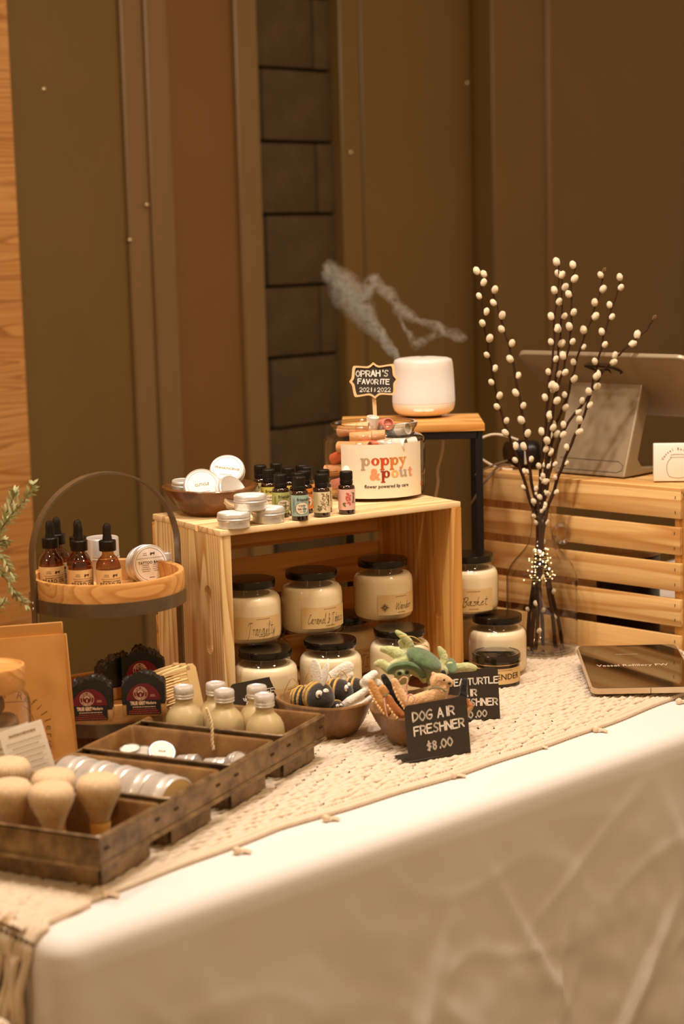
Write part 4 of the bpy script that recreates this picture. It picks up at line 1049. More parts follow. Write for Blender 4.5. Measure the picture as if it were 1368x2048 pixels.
def tattoo():
    c = at(301, 1128, ZU + .034)
    # lid faces the camera, leaning back
    rot = (R(80), 0, R(32)); M = Euler(rot).to_matrix()
    r = .0312; h = .030; p = c - M @ Vector((0, 0, h))
    t = thing('balm_tin', 'silver Tattoo Balm tin standing on edge with its printed lid facing front', 'tin', p, 0, 'tins on the upper tray', rot)
    g = G(); g.lathe([(0, 0), (r * .95, 0), (r * .98, .001), (r * .98, .012), (r, .013)], 48); obj('base', g, ALU, t, ang=30)
    g = G(); g.lathe([(r, .013), (r * 1.03, .0135), (r * 1.03, .0155), (r * 1.01, .016), (r * 1.02, h - .003), (r, h - .0008), (r * .96, h), (r * .92, h - .0004), (0, h - .0004)], 56); ld = obj('lid', g, ALU, t, ang=30)
    g = G(); place(g, disc2(r * .93), top(h)); lb = obj('label', g, WHITE, ld)
    g = G(); f = top(h + .0004)
    place(g, ftext('TATTOO BALM', .0062, .00008), f, dy=.0025); place(g, ring2(r * .83, r * .845), f); place(g, rect2(r * 1.5, .0004), f, dy=.0100)
    place(g, rows2(.016, 4, .0032, .0007, 4), f, dx=-.009, dy=-.006); place(g, rows2(.016, 4, .0032, .0007, 9), f, dx=.010, dy=-.006); place(g, rows2(.012, 1, 1, .001), f, dy=-.021); place(g, rows2(.008, 2, .003, .0008), f, dx=-.008, dy=.0165)
    place(g, ([(-.004, -.001), (-.003, .0022), (-.0005, .0012), (.0035, .0016), (.0045, .003), (.004, -.0002), (.0028, -.0028), (.0020, -.0002), (-.001, -.0004), (-.0024, -.003)], [tuple(range(10))]), f, dx=.005, dy=.0165)
    obj('lettering', g, INK, lb)
tattoo()
P = at(331, 1103, ZU + .034); tin('small silver tin at the right edge of the upper tray', (P.x, P.y, ZU), (0, 0, 0), .0175, .034, group='tins on the upper tray', face=False)

# soaps --------------------------------------------------------------------------
CHAR = mat('charcoal_soap', (30, 26, 20), .42, var=.5, vs=60, bump=.5, bs=140, bd=.001)
TANS = mat('tan_soap', (176, 132, 80), .5)
def soap(label, loc, rz, seed, lab=True, tilt=0):
    t = thing('soap_bar', label, 'soap', loc, 0, 'charcoal soap bars on the lower tray', (R(tilt), 0, rz))
    W, D, H = .064, .034, .078
    def topz(x, y):
        p = Vector((x * 60 + seed * 7, y * 70, seed))
        return H * (.86 - .9 * (x / W) ** 2) + .010 * noise.noise(p * .6) + .005 * noise.noise(p * 1.7) + .003 * (1 if math.sin(x * 900) > 0 else -1) * .3
    nx, ny = 28, 14; vs = []; fs = []
    for j in range(ny + 1):
        for i in range(nx + 1):
            x = -W / 2 + W * i / nx; y = -D / 2 + D * j / ny; vs.append((x + .002 * noise.noise(Vector((i, j, seed)) * .4), y, topz(x, y)))
    for j in range(ny):
        for i in range(nx): a = j * (nx + 1) + i; fs.append((a, a + 1, a + nx + 2, a + nx + 1))
    zb = .020
    b0 = len(vs)
    rim = [(i, 0) for i in range(nx + 1)] + [(nx, j) for j in range(1, ny + 1)] + [(i, ny) for i in range(nx - 1, -1, -1)] + [(0, j) for j in range(ny - 1, 0, -1)]
    for i, j in rim: v = vs[j * (nx + 1) + i]; vs.append((v[0], v[1], zb))
    n = len(rim)
    for k in range(n):
        a, b_ = rim[k], rim[(k + 1) % n]; fs.append((b0 + k, b0 + (k + 1) % n, b_[1] * (nx + 1) + b_[0], a[1] * (nx + 1) + a[0]))
    g = G(); g.add(vs, fs); obj('charcoal_top', g, CHAR, t, ang=30)
    g = G(); g.rbox((0, 0, zb / 2), (W, D, zb), .002, 2); obj('tan_base', g, TANS, t)
    if lab:
        o = [(-.0255, .004), (-.0255, .022)] + [(.0255 * math.cos(a), .024 + .027 * math.sin(a)) for a in np.linspace(PI, 0, 22)] + [(.0255, .022), (.0255, .004)]
        def fy(e): return lambda x, y: (x, -D / 2 - .0012 - e, y)
        g = G(); g.prism([(x, y) for x, y in o], D / 2, D / 2 + .0012, M=XZ); lb = obj('label', g, mat('wine_label', (104, 18, 26), .4), t, ang=30)
        g = G(); place(g, ([(-.0255, .004), (.0255, .004), (.0255, .0265), (-.0255, .0265)], [(0, 1, 2, 3)]), fy(.0002)); obj('black_band', g, mat('band_black', (22, 16, 14), .5), lb)
        CR_ = mat('cream_print', (230, 190, 160), .6)
        g = G(); f = fy(.0005)
        cy_ = .0365; place(g, ring2(.0098, .0104, 32, 1, -.004, cy_), f); place(g, ring2(.0064, .0069, 32, 1, -.004, cy_), f)
        for word, a0, sgn in (('EPIC SOAP', PI / 2, 1), ('COMPANY', -PI / 2, -1)):
            m_ = len(word)
            for i, ch in enumerate(word):
                if ch == ' ': continue
                a = a0 - sgn * (i - (m_ - 1) / 2) * .30; rr = .0083
                place(g, ftext(ch, .0036, .00008), f, dx=-.004 + rr * math.cos(a), dy=cy_ + rr * math.sin(a), rot=a - PI / 2 * sgn)
        # a tree like emblem
        place(g, ([(-.0008, -.0045), (.0008, -.0045), (.0005, 0), (-.0005, 0)], [(0, 1, 2, 3)]), f, dx=-.004, dy=cy_)
        for i in range(7): a = .35 + i * .4; place(g, disc2(.0013, 8), f, dx=-.004 + .0032 * math.cos(a), dy=cy_ + .0012 + .0026 * math.sin(a))
        place(g, rows2(.008, 2, .002, .0007), f, dx=.014, dy=.033)
        place(g, ftext('TRUE GRIT', .0072, .00045, xs=.62), f, dx=-.0085, dy=.0215); place(g, ftext('Maduro', .0062, .0002, xs=.8), f, dx=.011, dy=.0218)
        place(g, rows2(.044, 1, 1, .0012), f, dy=.0160)
        obj('lettering', g, CR_, lb)
        g = G(); place(g, rows2(.046, 3, .003, .0010), fy(.0005), dy=.0095); obj('fine_print', g, mat('red_print', (190, 70, 50), .6), lb)
    return t
def sp(u, v, z): p = at(u, v, z); return (p.x, p.y, ZL)
soap('charcoal soap bar with a wine red label, at the left of the lower tray', sp(184, 1440, ZL), R(2), 1)
soap('charcoal soap bar with a wine red label, right in front near the combs', sp(290, 1428, ZL), R(2), 2.4)
soap('charcoal soap bar half hidden behind the right one, its label just showing', (lambda p: (p.x, p.y, ZL + .012))(at(290, 1395, ZL)), R(0), 3.1)
soap('charcoal soap bar without a visible label, behind between the other two', (lambda p: (p.x, p.y, ZL))(at(238, 1393, ZL)), R(35), 4.7, lab=False)
def comb(label, u, v, y, rz, tilt):
    """(u, v): the comb's upper right corner"""
    P = aty(u, v, y); t = thing('wooden_comb', label, 'comb', P, 0, 'wooden combs leaning on the lower tray', (R(tilt), 0, R(rz)))
    g = G(); W, Hh = .018, .078
    pr = [(0, -.006), (-.004, -.001), (-.010, 0), (-.014, -.004)]
    # spine on the right, teeth pointing left
    o = [(-.004, 0), (.0, -.005), (.010, -.070), (.006, -.076), (-.006, -.076), (-.015, -.004), (-.012, 0)]
    g.prism(o, -.002, .002, M=XZ); obj('spine', g, COMBW, t, ang=30)
    n = 9
    for i in range(n):
        f = i / (n - 1); x0 = -.013 + f * .0085; z0 = -.003 - f * .069; L_ = .036 if i else .038; wd = .0040 if i else .0088
        g = G(); g.tube([(x0 + .004, 0, z0 - wd * .3), (x0 - L_ * .5, 0, z0 - .004 - wd * .3), (x0 - L_, 0, z0 - .009 - wd * .3)], lambda s_: wd * .5 * (1 - .55 * s_), 8, flat=1)
        for k in range(len(g.v)): g.v[k] = (g.v[k][0], max(-.002, min(.002, g.v[k][1])), g.v[k][2])
        obj('tooth', g, COMBW, t)
comb('wooden comb in front of the other two, teeth to the left', 391, 1327, 2.665, 12, -6)
comb('wooden comb in the middle of the three beside the soaps', 376, 1326, 2.69, 12, -6)
comb('wooden comb at the back of the three beside the soaps', 362, 1325, 2.715, 12, -6)

# ================================================================== LEFT FOREGROUND
def bag():
    P = aty(150, 1500, 2.575); t = thing('kraft_pouch', 'tall brown kraft paper pouch with a stamped jar emblem behind the shaving jar', 'pouch', (P.x + .001, P.y, 0), 0, rot=(R(-3), R(-3.2), R(-1)))
    KR = mat('kraft_paper', (196, 136, 64), .62, var=.14, vs=9, bump=.25, bs=30, bd=.004, stretch=(1, 1, .5))
    W, H = .175, .205; nx, nz = 26, 30; vs = []; fs = []
    for s_ in (-1, 1):
        for j in range(nz + 1):
            for i in range(nx + 1):
                x = -W + W * i / nx; z = H * j / nz; e = min(1, (i / nx) / .12) * min(1, (1 - i / nx) / .12)
                th = (.004 + .018 * (1 - (z / H) ** 1.5)) * (e ** .5) + .0006
                vs.append((x + .0015 * math.sin(z * 40) * (i == nx), s_ * th + .0015 * noise.noise(Vector((x * 30, z * 22, s_))), z))
    m_ = (nx + 1) * (nz + 1)
    for s_ in (0, 1):
        for j in range(nz):
            for i in range(nx):
                a = s_ * m_ + j * (nx + 1) + i; q = (a, a + 1, a + nx + 2, a + nx + 1); fs.append(q if s_ == 0 else tuple(reversed(q)))
    for j in range(nz):
        for i in (0, nx): a = j * (nx + 1) + i; fs.append((a, a + nx + 1, a + nx + 1 + m_, a + m_))
    for i in range(nx): a = nz * (nx + 1) + i; fs.append((a, a + 1, a + 1 + m_, a + m_)); a = i; fs.append((a, a + 1, a + 1 + m_, a + m_))
    g = G(); g.add(vs, fs); obj('pouch_body', g, KR, t, ang=50)
    g = G(); g.rbox((-W / 2 - .001, 0, H + .006), (W + .002, .0026, .024), .001, 1); obj('sealed_top', g, KR, t)
    g = G(); g.rbox((.0015, 0, H / 2), (.006, .0022, H + .0), .0009, 1); obj('side_seam', g, KR, t)
    g = G(); f = front(-.0245)
    s = 'Vessel Refillery'
    cx, cz, r0 = -.086, .068, .057
    for i, ch in enumerate(s):
        a = R(150) - R(11.2) * i
        if ch != ' ': place(g, ftext(ch, .0155, .0001), lambda x, y: (x, -.0255 + .13 * max(0, y - .1) * .35, y), dx=cx + r0 * math.cos(a), dy=cz + r0 * math.sin(a), rot=a - PI / 2)
    for i, ch in enumerate('FW'):
        a = R(-24) - R(11.2) * i; place(g, ftext(ch, .013, .0001), f, dx=cx + r0 * math.cos(a), dy=cz + r0 * math.sin(a), rot=a - PI / 2)
    jar = [(-.022, .046), (-.022, .040), (-.03, .032), (-.036, .01), (-.03, -.03), (.03, -.03), (.036, .01), (.03, .032), (.022, .040), (.022, .046)]
    vs2 = []; fs2 = []
    jp = catmull([(x, y, 0) for x, y in jar], 4, True)
    place(g, (lambda P_: ([q for p, n_ in zip(P_, P_[1:] + P_[:1]) for q in (((p.x * 1.0), p.y), ((p.x * .97), p.y * .975))], [(2 * i, (2 * i + 2) % (2 * len(P_)), (2 * i + 3) % (2 * len(P_)), 2 * i + 1) for i in range(len(P_))]))(jp), f, dx=cx, dy=cz)
    obj('stamped_emblem', g, mat('stamp_ink', (112, 72, 34), .7), t)
bag()
def shaving_jar():
    c = aty(-20, 1330, 2.42); t = thing('shaving_jar', 'glass Shaving Puck jar with a round wooden lid at the left edge', 'jar', (c.x, c.y, 0), 0)
    Rj = .0525; H = c.z
    g = G(); g.lathe([(0, .002), (.045, .002), (.051, .006), (Rj, .014), (Rj, H - .055), (.050, H - .044), (.044, H - .038), (.043, H - .030)], 56); obj('glass_body', g, GLASS, t, ang=60)
    g = G(); g.lathe([(0, H - .034), (.0455, H - .034), (.0465, H - .031), (.0475, H - .004), (.0465, H - .001), (.0430, H), (.0410, H - .003), (.0380, H - .0045), (0, H - .0045)], 64); obj('wooden_lid', g, ACACIA, t, ang=30)
    f = cyl(Rj, .078, .55, .0003); g = G(); place(g, rect2(.078, .088, 22), f); lb = obj('label', g, mat('offwhite_label', (236, 226, 208), .5), t, ang=80)
    f2 = cyl(Rj, .078, .55, .0008); g = G()
    place(g, ftext('Shaving Puck', .0125, .0001), f2, dy=.026); place(g, ftext('peppermint + rosemary', .0062, .00005), f2, dy=.015)
    place(g, rect2(.076, .0005, 8), f2, dy=.008); place(g, rect2(.076, .0005, 8), f2, dy=-.020)
    for x in (-.025, -.005, .015): place(g, ring2(.0070, .0074, 24, .85, x, -.006), f2)
    place(g, rect2(.0005, .028), f2, dx=.026, dy=-.006); place(g, rows2(.009, 5, .005, .0008), f2, dx=.033, dy=-.006); place(g, rows2(.06, 2, .005, .0008), f2, dy=-.030)
    obj('lettering', g, INKL, lb)
    rr = random.Random(3)
    for i in range(7):
        a = i * 2.4; rad = .026 if i else 0
        g = G(); g.lathe([(0, 0), (.017, 0), (.019, .003), (.019, .016), (.017, .019), (0, .019)], 28)
        p = obj('shaving_soap', g, mat('soap_brown', (150, 112, 70), .6, var=.5, vs=30, dark=(80, 56, 36)), None, loc=(c.x + rad * math.cos(a) * .9, c.y + rad * math.sin(a) * .9, .010 + .0215 * (i // 1) * .92), rot=(R(rr.uniform(-25, 25)), R(rr.uniform(-25, 25)), 0))
        tag(p, 'brown shaving soap puck inside the glass jar, %s' % ('at the very bottom', 'second from the bottom', 'third from the bottom', 'in the middle of the heap', 'third from the top', 'second from the top', 'topmost of the heap')[i], 'soap', 'soap pucks in the shaving jar')
shaving_jar()
def pcard():
    P = aty(88, 1540, 2.33); t = thing('price_card', 'white printed card leaning on the shaving jar behind the silver tins', 'card', (P.x, P.y, .012), 0, rot=(R(-12), R(-15), R(6)))
    W, H = .060, .124; y0 = -.0002
    g = G(); g.rbox((0, 0, H / 2), (W, .0008, H), .0003, 1); c = obj('card_sheet', g, WHITE, t)
    g = G(); f = front(-.0008)
    place(g, rows2(.048, 1, 1, .003), f, dy=H - .010)
    for k in range(8): place(g, rows2(.050, 1, 1, .0010, k), f, dy=H - .020 - k * .0075); place(g, rect2(.050, .0003), f, dy=H - .0235 - k * .0075)
    obj('lettering', g, INKL, c)
pcard()

# ------------------------------------------------------------------ strapped loaf pans
PO = at(197, 1674, .070); PA = Vector((.437, .8995, 0)).normalized(); PBv = Vector((-PA.y, PA.x, 0))
def pp(a, b_, z=0.0): return Vector((PO.x, PO.y, 0)) + PA * a + PBv * b_ + Vector((0, 0, z))
PYAW = math.atan2(PA.y, PA.x)
PANS = ((0, .139), (.161, .293), (.319, .447), (.473, .601)); PL = .238
def pans():
    t = thing('strapped_baking_pans', 'row of four rusty loaf pans strapped together, holding shaving goods', 'baking pan', (PO.x, PO.y, 0), PYAW)
    zt = .070; zs = .034
    for (a0, a1) in PANS:
        g = G()
        def loop(ins, z, rc=.006):
            x0, x1, y0, y1 = a0 + ins, a1 - ins, ins, PL - ins; o = []
            for cx, cy, s0 in ((x1 - rc, y0 + rc, -PI / 2), (x1 - rc, y1 - rc, 0), (x0 + rc, y1 - rc, PI / 2), (x0 + rc, y0 + rc, PI)):
                for k in range(4): a = s0 + PI / 2 * k / 3; o.append((cx + rc * math.cos(a), cy + rc * math.sin(a), z))
            return o
        prof = [(.016, .001), (.011, zs), (.0058, zt - .006), (.004, zt - .004), (.0005, zt - .0035), (-.0008, zt - .001), (.0012, zt + .0006), (.0045, zt - .0012), (.0068, zt - .006), (.0125, zs), (.018, .0035)]
        vs = []; n = 16
        for ins, z in prof: vs += loop(ins, z)
        fs = [(k * n + i, k * n + (i + 1) % n, (k + 1) * n + (i + 1) % n, (k + 1) * n + i) for k in range(len(prof) - 1) for i in range(n)]
        fs += [tuple(reversed(range(n))), tuple((len(prof) - 1) * n + i for i in range(n))]
        mi = [0] * (6 * n) + [1] * (len(fs) - 6 * n - 2) + [0, 1]
        g.v += vs; g.f += fs; g.m += mi
        obj('pan', g, [RUST, RUSTI], t, ang=25)
        g = G()     # end plate folded over the end of each pan
        g.rbox(((a0 + a1) / 2, .0085, .030), ((a1 - a0) - .030, .0014, .052), .0005, 1); obj('end_plate', g, RUST, t)
    A1 = PANS[-1][1]
    for y in (-.0005, PL + .0005):
        s_ = -1 if y < .1 else 1
        g = G(); g.box((A1 / 2, y, (zt + zs) / 2 - .001), (A1 + .004, .0014, zt - zs - .006))
        for z in (zs - .002, ): g.tube([(-.002, y + s_ * .0015, z), (A1 + .002, y + s_ * .0015, z)], .0032, 8)
        g.tube([(-.002, y + s_ * .0005, zt - .0035), (A1 + .002, y + s_ * .0005, zt - .0035)], .0020, 8)
        st = obj('side_strap', g, RUST, t, ang=25)
        for a0, a1 in PANS:
            for q in (a0 + .012, a1 - .012):
                for dz in (.0, .009):
                    g = G(); g.ell((0, 0, 0), (.0028, .0016, .0022), 8, 6); obj('rivet', g, mat('rivet_dark', (58, 40, 24), .5, metal=.5), st, loc=(q + dz * .6, y + s_ * .0012, .052))
    for x in (-.001, A1 + .001):
        s_ = -1 if x < .1 else 1
        g = G(); g.box((x, PL / 2, (zt + zs) / 2 - .001), (.0014, PL + .004, zt - zs - .006)); g.tube([(x + s_ * .0015, -.002, zs - .002), (x + s_ * .0015, PL + .002, zs - .002)], .0032, 8); obj('end_strap', g, RUST, t, ang=25)
    return t
pans()
# brushes --------------------------------------------------------------------------
HAIR = mat('brush_bristle', (232, 202, 158), .8, var=.22, vs=260, bump=.9, bs=420, bd=.0015, stretch=(1, 1, .05), sheen=.3)
HAND = mat('brush_handle', (240, 190, 112), .4, var=.1, vs=30)
def brush(u, v, label, rt=(0, 0, 0), hz=.108):
    P = at(u, v, hz); t = thing('shaving_brush', label, 'brush', (P.x, P.y, .004), 0, 'shaving brushes in the front pan', rt)
    hz -= .004
    g = G(); g.lathe([(0, 0), (.0125, 0), (.0150, .002), (.0160, .008), (.0145, .018), (.0120, .026), (.0125, .034), (.0135, .040), (.0128, .043), (0, .043)], 40); obj('handle', g, HAND, t, ang=40)
    g = G(); g.lathe([(.0118, .042), (.0126, .0425), (.0126, .0445), (.0118, .045)], 40); obj('ferrule', g, mat('gold_ring', (220, 180, 90), .25, metal=.8), t)
    H = hz
    def wob(a, z): return 1 + .018 * math.sin(a * 37) + .015 * math.sin(a * 61 + z * 200)
    g = G(); g.lathe([(.0112, .0435), (.0140, .052), (.0185, .062), (.0235, .072), (.0272, .081), (.0285, .088), (.0272, .095), (.0232, .1005), (.0160, .1035), (.008, H), (0, H)], 120, wob=wob)
    obj('bristles', g, HAIR, t, ang=80)
brush(196, 1549, 'shaving brush standing alone at the right of the front pan')
brush(101, 1566, 'shaving brush in the middle of the front row')
brush(106, 1540, 'shaving brush just behind the middle one')
brush(18, 1560, 'shaving brush in front at the left edge of the picture')
brush(16, 1517, 'shaving brush at the back left, in front of the jar label')
# silver tins on edge ------------------------------------------------------------
rr_ = .0375; ax = .230
for i in range(5):
    # axis along -PBv; tin's own +Z = -PBv (lid to the right)
    AXD = Matrix.Rotation(R(-11), 3, 'Z') @ (-PBv); q = AXD.to_track_quat('Z', 'Y'); p = pp(ax - .018, .018, .0045 + rr_) - AXD * (i * .0405 + .0395)
    t = tin(('silver tin with a kraft paper label on its face, rightmost of the row on edge', 'silver tin second from the right in the row on edge', 'silver tin in the middle of the row lying on edge', 'silver tin second from the left in the row on edge', 'silver tin leftmost of the row lying on edge')[i],
            p, q.to_euler(), rr_, .0395, group='large silver tins lying on edge in the second pan', face=False)
    g = G(); place(g, disc2(rr_ * .93), top(.0392)); lb = obj('label', g, LABK, t.children[1])
    if i == 0:
        g = G(); place(g, rows2(.03, 1, 1, .002), top(.0396), dy=.004, rot=R(80)); place(g, ([(-.005, -.001), (-.004, .003), (-.0005, .0015), (.0045, .002), (.006, .004), (.005, -.0002), (.0035, -.004), (.0025, -.0002), (-.001, -.0004), (-.003, -.004)], [tuple(range(10))]), top(.0396), dx=.002, dy=.006, rot=R(75), sc_=1.3); obj('lettering', g, INK, lb)
# third pan: small tins -----------------------------------------------------------
def put3(u, v, z): p = at(u, v, z); return (p.x, p.y, p.z)
tin('round tin with a cream and orange paper face, propped up in the third pan', put3(322, 1515, .035), (R(38), R(8), R(8)), .0200, .015, words='BALM', group='small tins in the third pan')
tin('small white-topped tin lying flat at the left in the third pan', put3(262, 1512, .040), (R(8), R(-4), 0), .0150, .012, face=True, words='', group='small tins in the third pan')
tin('small silver tin just left of the propped round tin', put3(289, 1517, .036), (R(18), R(10), 0), .0140, .012, face=False, group='small tins in the third pan')
tin('silver tin lying on its side, right of the propped round tin', put3(360, 1530, .036), (R(82), 0, R(62)), .0145, .030, face=False, group='small tins in the third pan')
tin('silver tin lying on its side in the middle right of the third pan', put3(412, 1536, .034), (R(84), 0, R(70)), .0140, .032, face=False, group='small tins in the third pan')
tin('silver tin lying tilted at the right end of the third pan', put3(466, 1528, .034), (R(70), R(10), R(40)), .0155, .018, face=True, words='', group='small tins in the third pan')
for i, (b_, a_) in enumerate(((.05, .36), (.11, .38), (.17, .37))):
    p = pp(a_, b_, .0045); tin('small silver tin lying flat on the floor of the third pan, %s' % ('right', 'middle', 'left')[i], p, (0, 0, 0), .019, .015, face=False, group='small tins in the third pan')
P0 = at(425, 1500, .05); g = G()
pts = catmull([aty(427, 1500, P0.y), aty(424, 1480, P0.y), aty(424, 1460, P0.y), aty(421, 1440, P0.y), aty(416, 1425, P0.y), aty(413, 1416, P0.y)], 10)
for ph in (0, PI):
    g.tube([p + Vector((.0012 * math.cos(k * .75 + ph), .0012 * math.sin(k * .75 + ph), 0)) for k, p in enumerate(pts)], .0013, 6)
tag(obj('paper_twine', g, mat('twine', (244, 220, 178), .7)), 'short twisted cream twine sticking up from the third pan', 'twine')
# fourth pan: frosted bottles -------------------------------------------------------
def frost(u, v, label, rz=0):
    H = .113; P = at(u, v, .005 + H); t = thing('frosted_bottle', label, 'bottle', (P.x, P.y, .005), rz, 'frosted glass bottles in the rear pan')
    g = G(); g.lathe([(0, 0), (.024, 0), (.0275, .003), (.0285, .008), (.0285, .058), (.0272, .068), (.0230, .077), (.0165, .0835), (.0135, .087), (.0130, .092), (.0125, .097)], 52); obj('glass', g, FROST, t, ang=60)
    g = G(); g.lathe([(0, .0955), (.0146, .0955), (.0150, .0965), (.0142, .0982), (.0150, .0998), (.0150, .1008), (.0142, .1022), (.0149, .1040), (.0149, .1105), (.0138, .1126), (.0118, .113), (.0105, .1120), (0, .1120)], 48); obj('screw_cap', g, ALUB, t, ang=35)
    f = cyl(.0285, .038, .50); g = G(); place(g, rect2(.070, .030, 24), f); lb = obj('label', g, LABK, t, ang=80)
    f2 = cyl(.0285, .038, .50, .0007); g = G(); place(g, rows2(.018, 2, .003, .0009), f2, dx=-.010, dy=.007); place(g, rows2(.05, 3, .004, .0008), f2, dy=-.006)
    place(g, ([(-.004, -.001), (-.003, .0022), (-.0005, .0012), (.0035, .0016), (.0045, .003), (.004, -.0002), (.0028, -.0028), (.0020, -.0002), (-.001, -.0004), (-.0024, -.003)], [tuple(range(10))]), f2, dx=.006, dy=.007)
    obj('lettering', g, INK, lb)
frost(367, 1372, 'frosted bottle with silver cap at the left, below the combs')
frost(448, 1379, 'frosted bottle in the middle of the front three')
frost(528, 1388, 'frosted bottle at the right of the front three')
frost(431, 1365, 'frosted bottle behind the middle one, its cap showing to the left')
frost(513, 1371, 'frosted bottle behind the right one, in front of the bee card')

# ================================================================== FELT ORNAMENTS
def felt(name, c, d=None, var=.25, bump=.9, bs=260): return mat(name, c, .95, var=var, vs=90, bump=bump, bs=bs, bd=.0016, sheen=.5, dark=d)
FBLK = felt('felt_black', (42, 31, 18)); FYEL = felt('felt_yellow', (216, 172, 78)); FWHT = felt('felt_white', (246, 238, 224), var=.08)
FGRN = felt('felt_dark_green', (96, 120, 78), (64, 86, 50)); FLIM = felt('felt_light_green', (206, 206, 152), (172, 178, 118))
FPEACH = felt('felt_peach', (238, 192, 140), var=.1); FTAN = felt('felt_tan', (216, 160, 92), var=.2); FBRN = felt('felt_brown', (150, 88, 40), (96, 48, 18), bump=1.0, bs=130); FORG = felt('felt_orange', (206, 130, 62), var=.25)
FDK = felt('felt_curly_black', (30, 25, 20), (8, 6, 5), bump=1.0, bs=140)
THREAD = mat('stitch_thread', (240, 196, 140), .8); GOLDTH = mat('gold_thread', (216, 176, 100), .4, metal=.4)
REDW = mat('red_white_twine', (226, 120, 92), .7, var=.8, vs=160, dark=(246, 232, 214))
def blob(name, parent, chains, c, depth, m, flat=1.0, vox=.0014, sm=4, fuzz=0):
    """one continuous body from tapered limbs; chains = [[(u, v, dy, r_px), ...], ...] read at the toy's own distance"""
    S = FPX / (depth * 1.0); o = aty(c[0], c[1], depth); g = G()
    for ch in chains:
        P = [(aty(u, v, depth) - o + Vector((0, dy, 0)), r / S) for u, v, dy, r in ch]
        if len(P) == 1: p, r = P[0]; g.ell(tuple(p), (r, r * flat, r), 16, 10); continue
        pts = catmull([p for p, r in P], 5); K = len(pts)
        rs = np.interp(np.linspace(0, len(P) - 1, K), range(len(P)), [r for p, r in P])
        for p, r in zip(pts, rs): g.ell(tuple(p), (r, r * flat, r), 12, 8)
    ob = obj(name, g, m, parent, loc=(0, 0, 0))
    md = ob.modifiers.new('remesh', 'REMESH'); md.mode = 'VOXEL'; md.voxel_size = vox; md.use_smooth_shade = True
    md = ob.modifiers.new('smooth', 'SMOOTH'); md.iterations = sm; md.factor = .5
    if fuzz:
        tx = bpy.data.textures.new('fuzz', 'CLOUDS'); tx.noise_scale = .006
        md = ob.modifiers.new('fuzz', 'DISPLACE'); md.texture = tx; md.strength = fuzz; md.mid_level = .5
    return ob, o
PBB = at(652, 1464, 0); PDB = at(843, 1499, 0); PDB = Vector((PDB.x + .002, 2.690, 0))
bowl('wooden_bowl', 'brown wooden bowl of felt bees beside the baking pans', (PBB.x, PBB.y, 0), .0775, .050, .058, BOWLM, 7, wv=.015, rz=.4)
bowl('wooden_bowl', 'brown wooden bowl of felt dogs behind the Dog Air Freshner sign', (PDB.x, PDB.y, 0), .0800, .048, .054, BOWLM, 9, wv=.012)
def bee(u, v, y, label, rz, s=1.0, wings=True, rx=0):
    P = aty(u, v, y); t = thing('felt_bee', label, 'ornament', P, 0, 'felt bee ornaments in the bowl', (R(rx), 0, R(rz)))
    # body axis along local X (head +X)
    L_, Rr = .0255 * s, .0205 * s
    g = G(); g.ell((0, 0, 0), (L_, Rr, Rr), 36, 24, f=lambda d: 1 + .012 * noise.noise(d * 6)); obj('body', g, FBLK, t)
    for x in (-.019, -.010, .000):
        x *= s; rr = Rr * math.sqrt(max(0, 1 - (x / L_) ** 2)); g = G()
        g.tube([(x, rr * 1.0 * math.cos(a), rr * 1.0 * math.sin(a)) for a in np.linspace(0, 2 * PI, 40, endpoint=False)], .0022 * s, 8, closed=True); obj('stripe', g, FYEL, t)
    for sx in (-1, 1):
        g = G(); g.ell((0, 0, 0), (.0030 * s, .0054 * s, .0058 * s), 12, 8); e = obj('eye', g, FWHT, t, loc=(.0185 * s, -.0100 * s + (0 if sx < 0 else .0105 * s), .0092 * s + (0 if sx < 0 else .001)))
        g = G(); g.ell((0, 0, 0), (.0018 * s, .0020 * s, .0024 * s), 8, 6); obj('pupil', g, FBLK, e, loc=(.0024 * s, -.0010 * s, -.0014 * s))
    if wings:
        for k, (a, l) in enumerate(((105, 1.0), (52, 1.15))):
            g = G(); g.ell((0, 0, 0), (.0205 * s * l, .0022 * s, .0125 * s), 28, 10, f=lambda d: 1 + .06 * d.x); ca_, sa_ = math.cos(R(a)), math.sin(R(a))
            obj('wing', g, FWHT, t, loc=(-.002 * s + ca_ * .017 * l, .004 * k, Rr * .8 + sa_ * .017 * l), rot=(R(10 - 25 * k), R(-a), 0))
    g = G(); g.tube(catmull([(-.01, 0, Rr), (-.018, -.008, Rr + .012), (-.032, -.012, .004), (-.03, -.015, -.012)], 8), .0006, 5); obj('thread', g, GOLDTH, t)
YB = PBB.y
bee(638, 1394, YB - .040, 'front felt bee with two painted eyes and raised white wings', -60, 1.12)
bee(609, 1396, YB - .010, 'felt bee behind the front one at the left side of the bowl', -35, .92, wings=False)
bee(676, 1383, YB - .008, 'felt bee behind the front one to its right', -22, .98, wings=False)
bee(708, 1379, YB + .014, 'felt bee at the back right of the bowl', -15, .9, wings=False)
bee(672, 1417, YB - .034, 'felt bee peeping over the rim of the bowl, below the front one', -55, .62, wings=False, rx=-10)
t = thing('felt_dove', 'white felt figure with long limbs lying at the right of the bee bowl', 'ornament', aty(722, 1392, YB - .018), 0)
blob('body', t, [[(683, 1413, -.008, 9), (700, 1400, -.010, 11), (722, 1385, -.010, 9), (738, 1372, -.008, 6), (728, 1379, -.01, 7)], [(735, 1358, -.006, 12), (748, 1347, -.004, 9)], [(745, 1350, 0, 9), (728, 1366, 0, 10)], [(755, 1367, 0, 10), (764, 1377, .004, 8)], [(700, 1410, -.012, 8), (725, 1402, -.012, 7), (741, 1392, -.01, 6)]], (722, 1392), YB - .018, FWHT, 1.0)
t = thing('felt_wing_pair', 'white felt wings standing up behind the bees, under the middle candle', 'ornament', aty(680, 1350, YB + .02), 0)
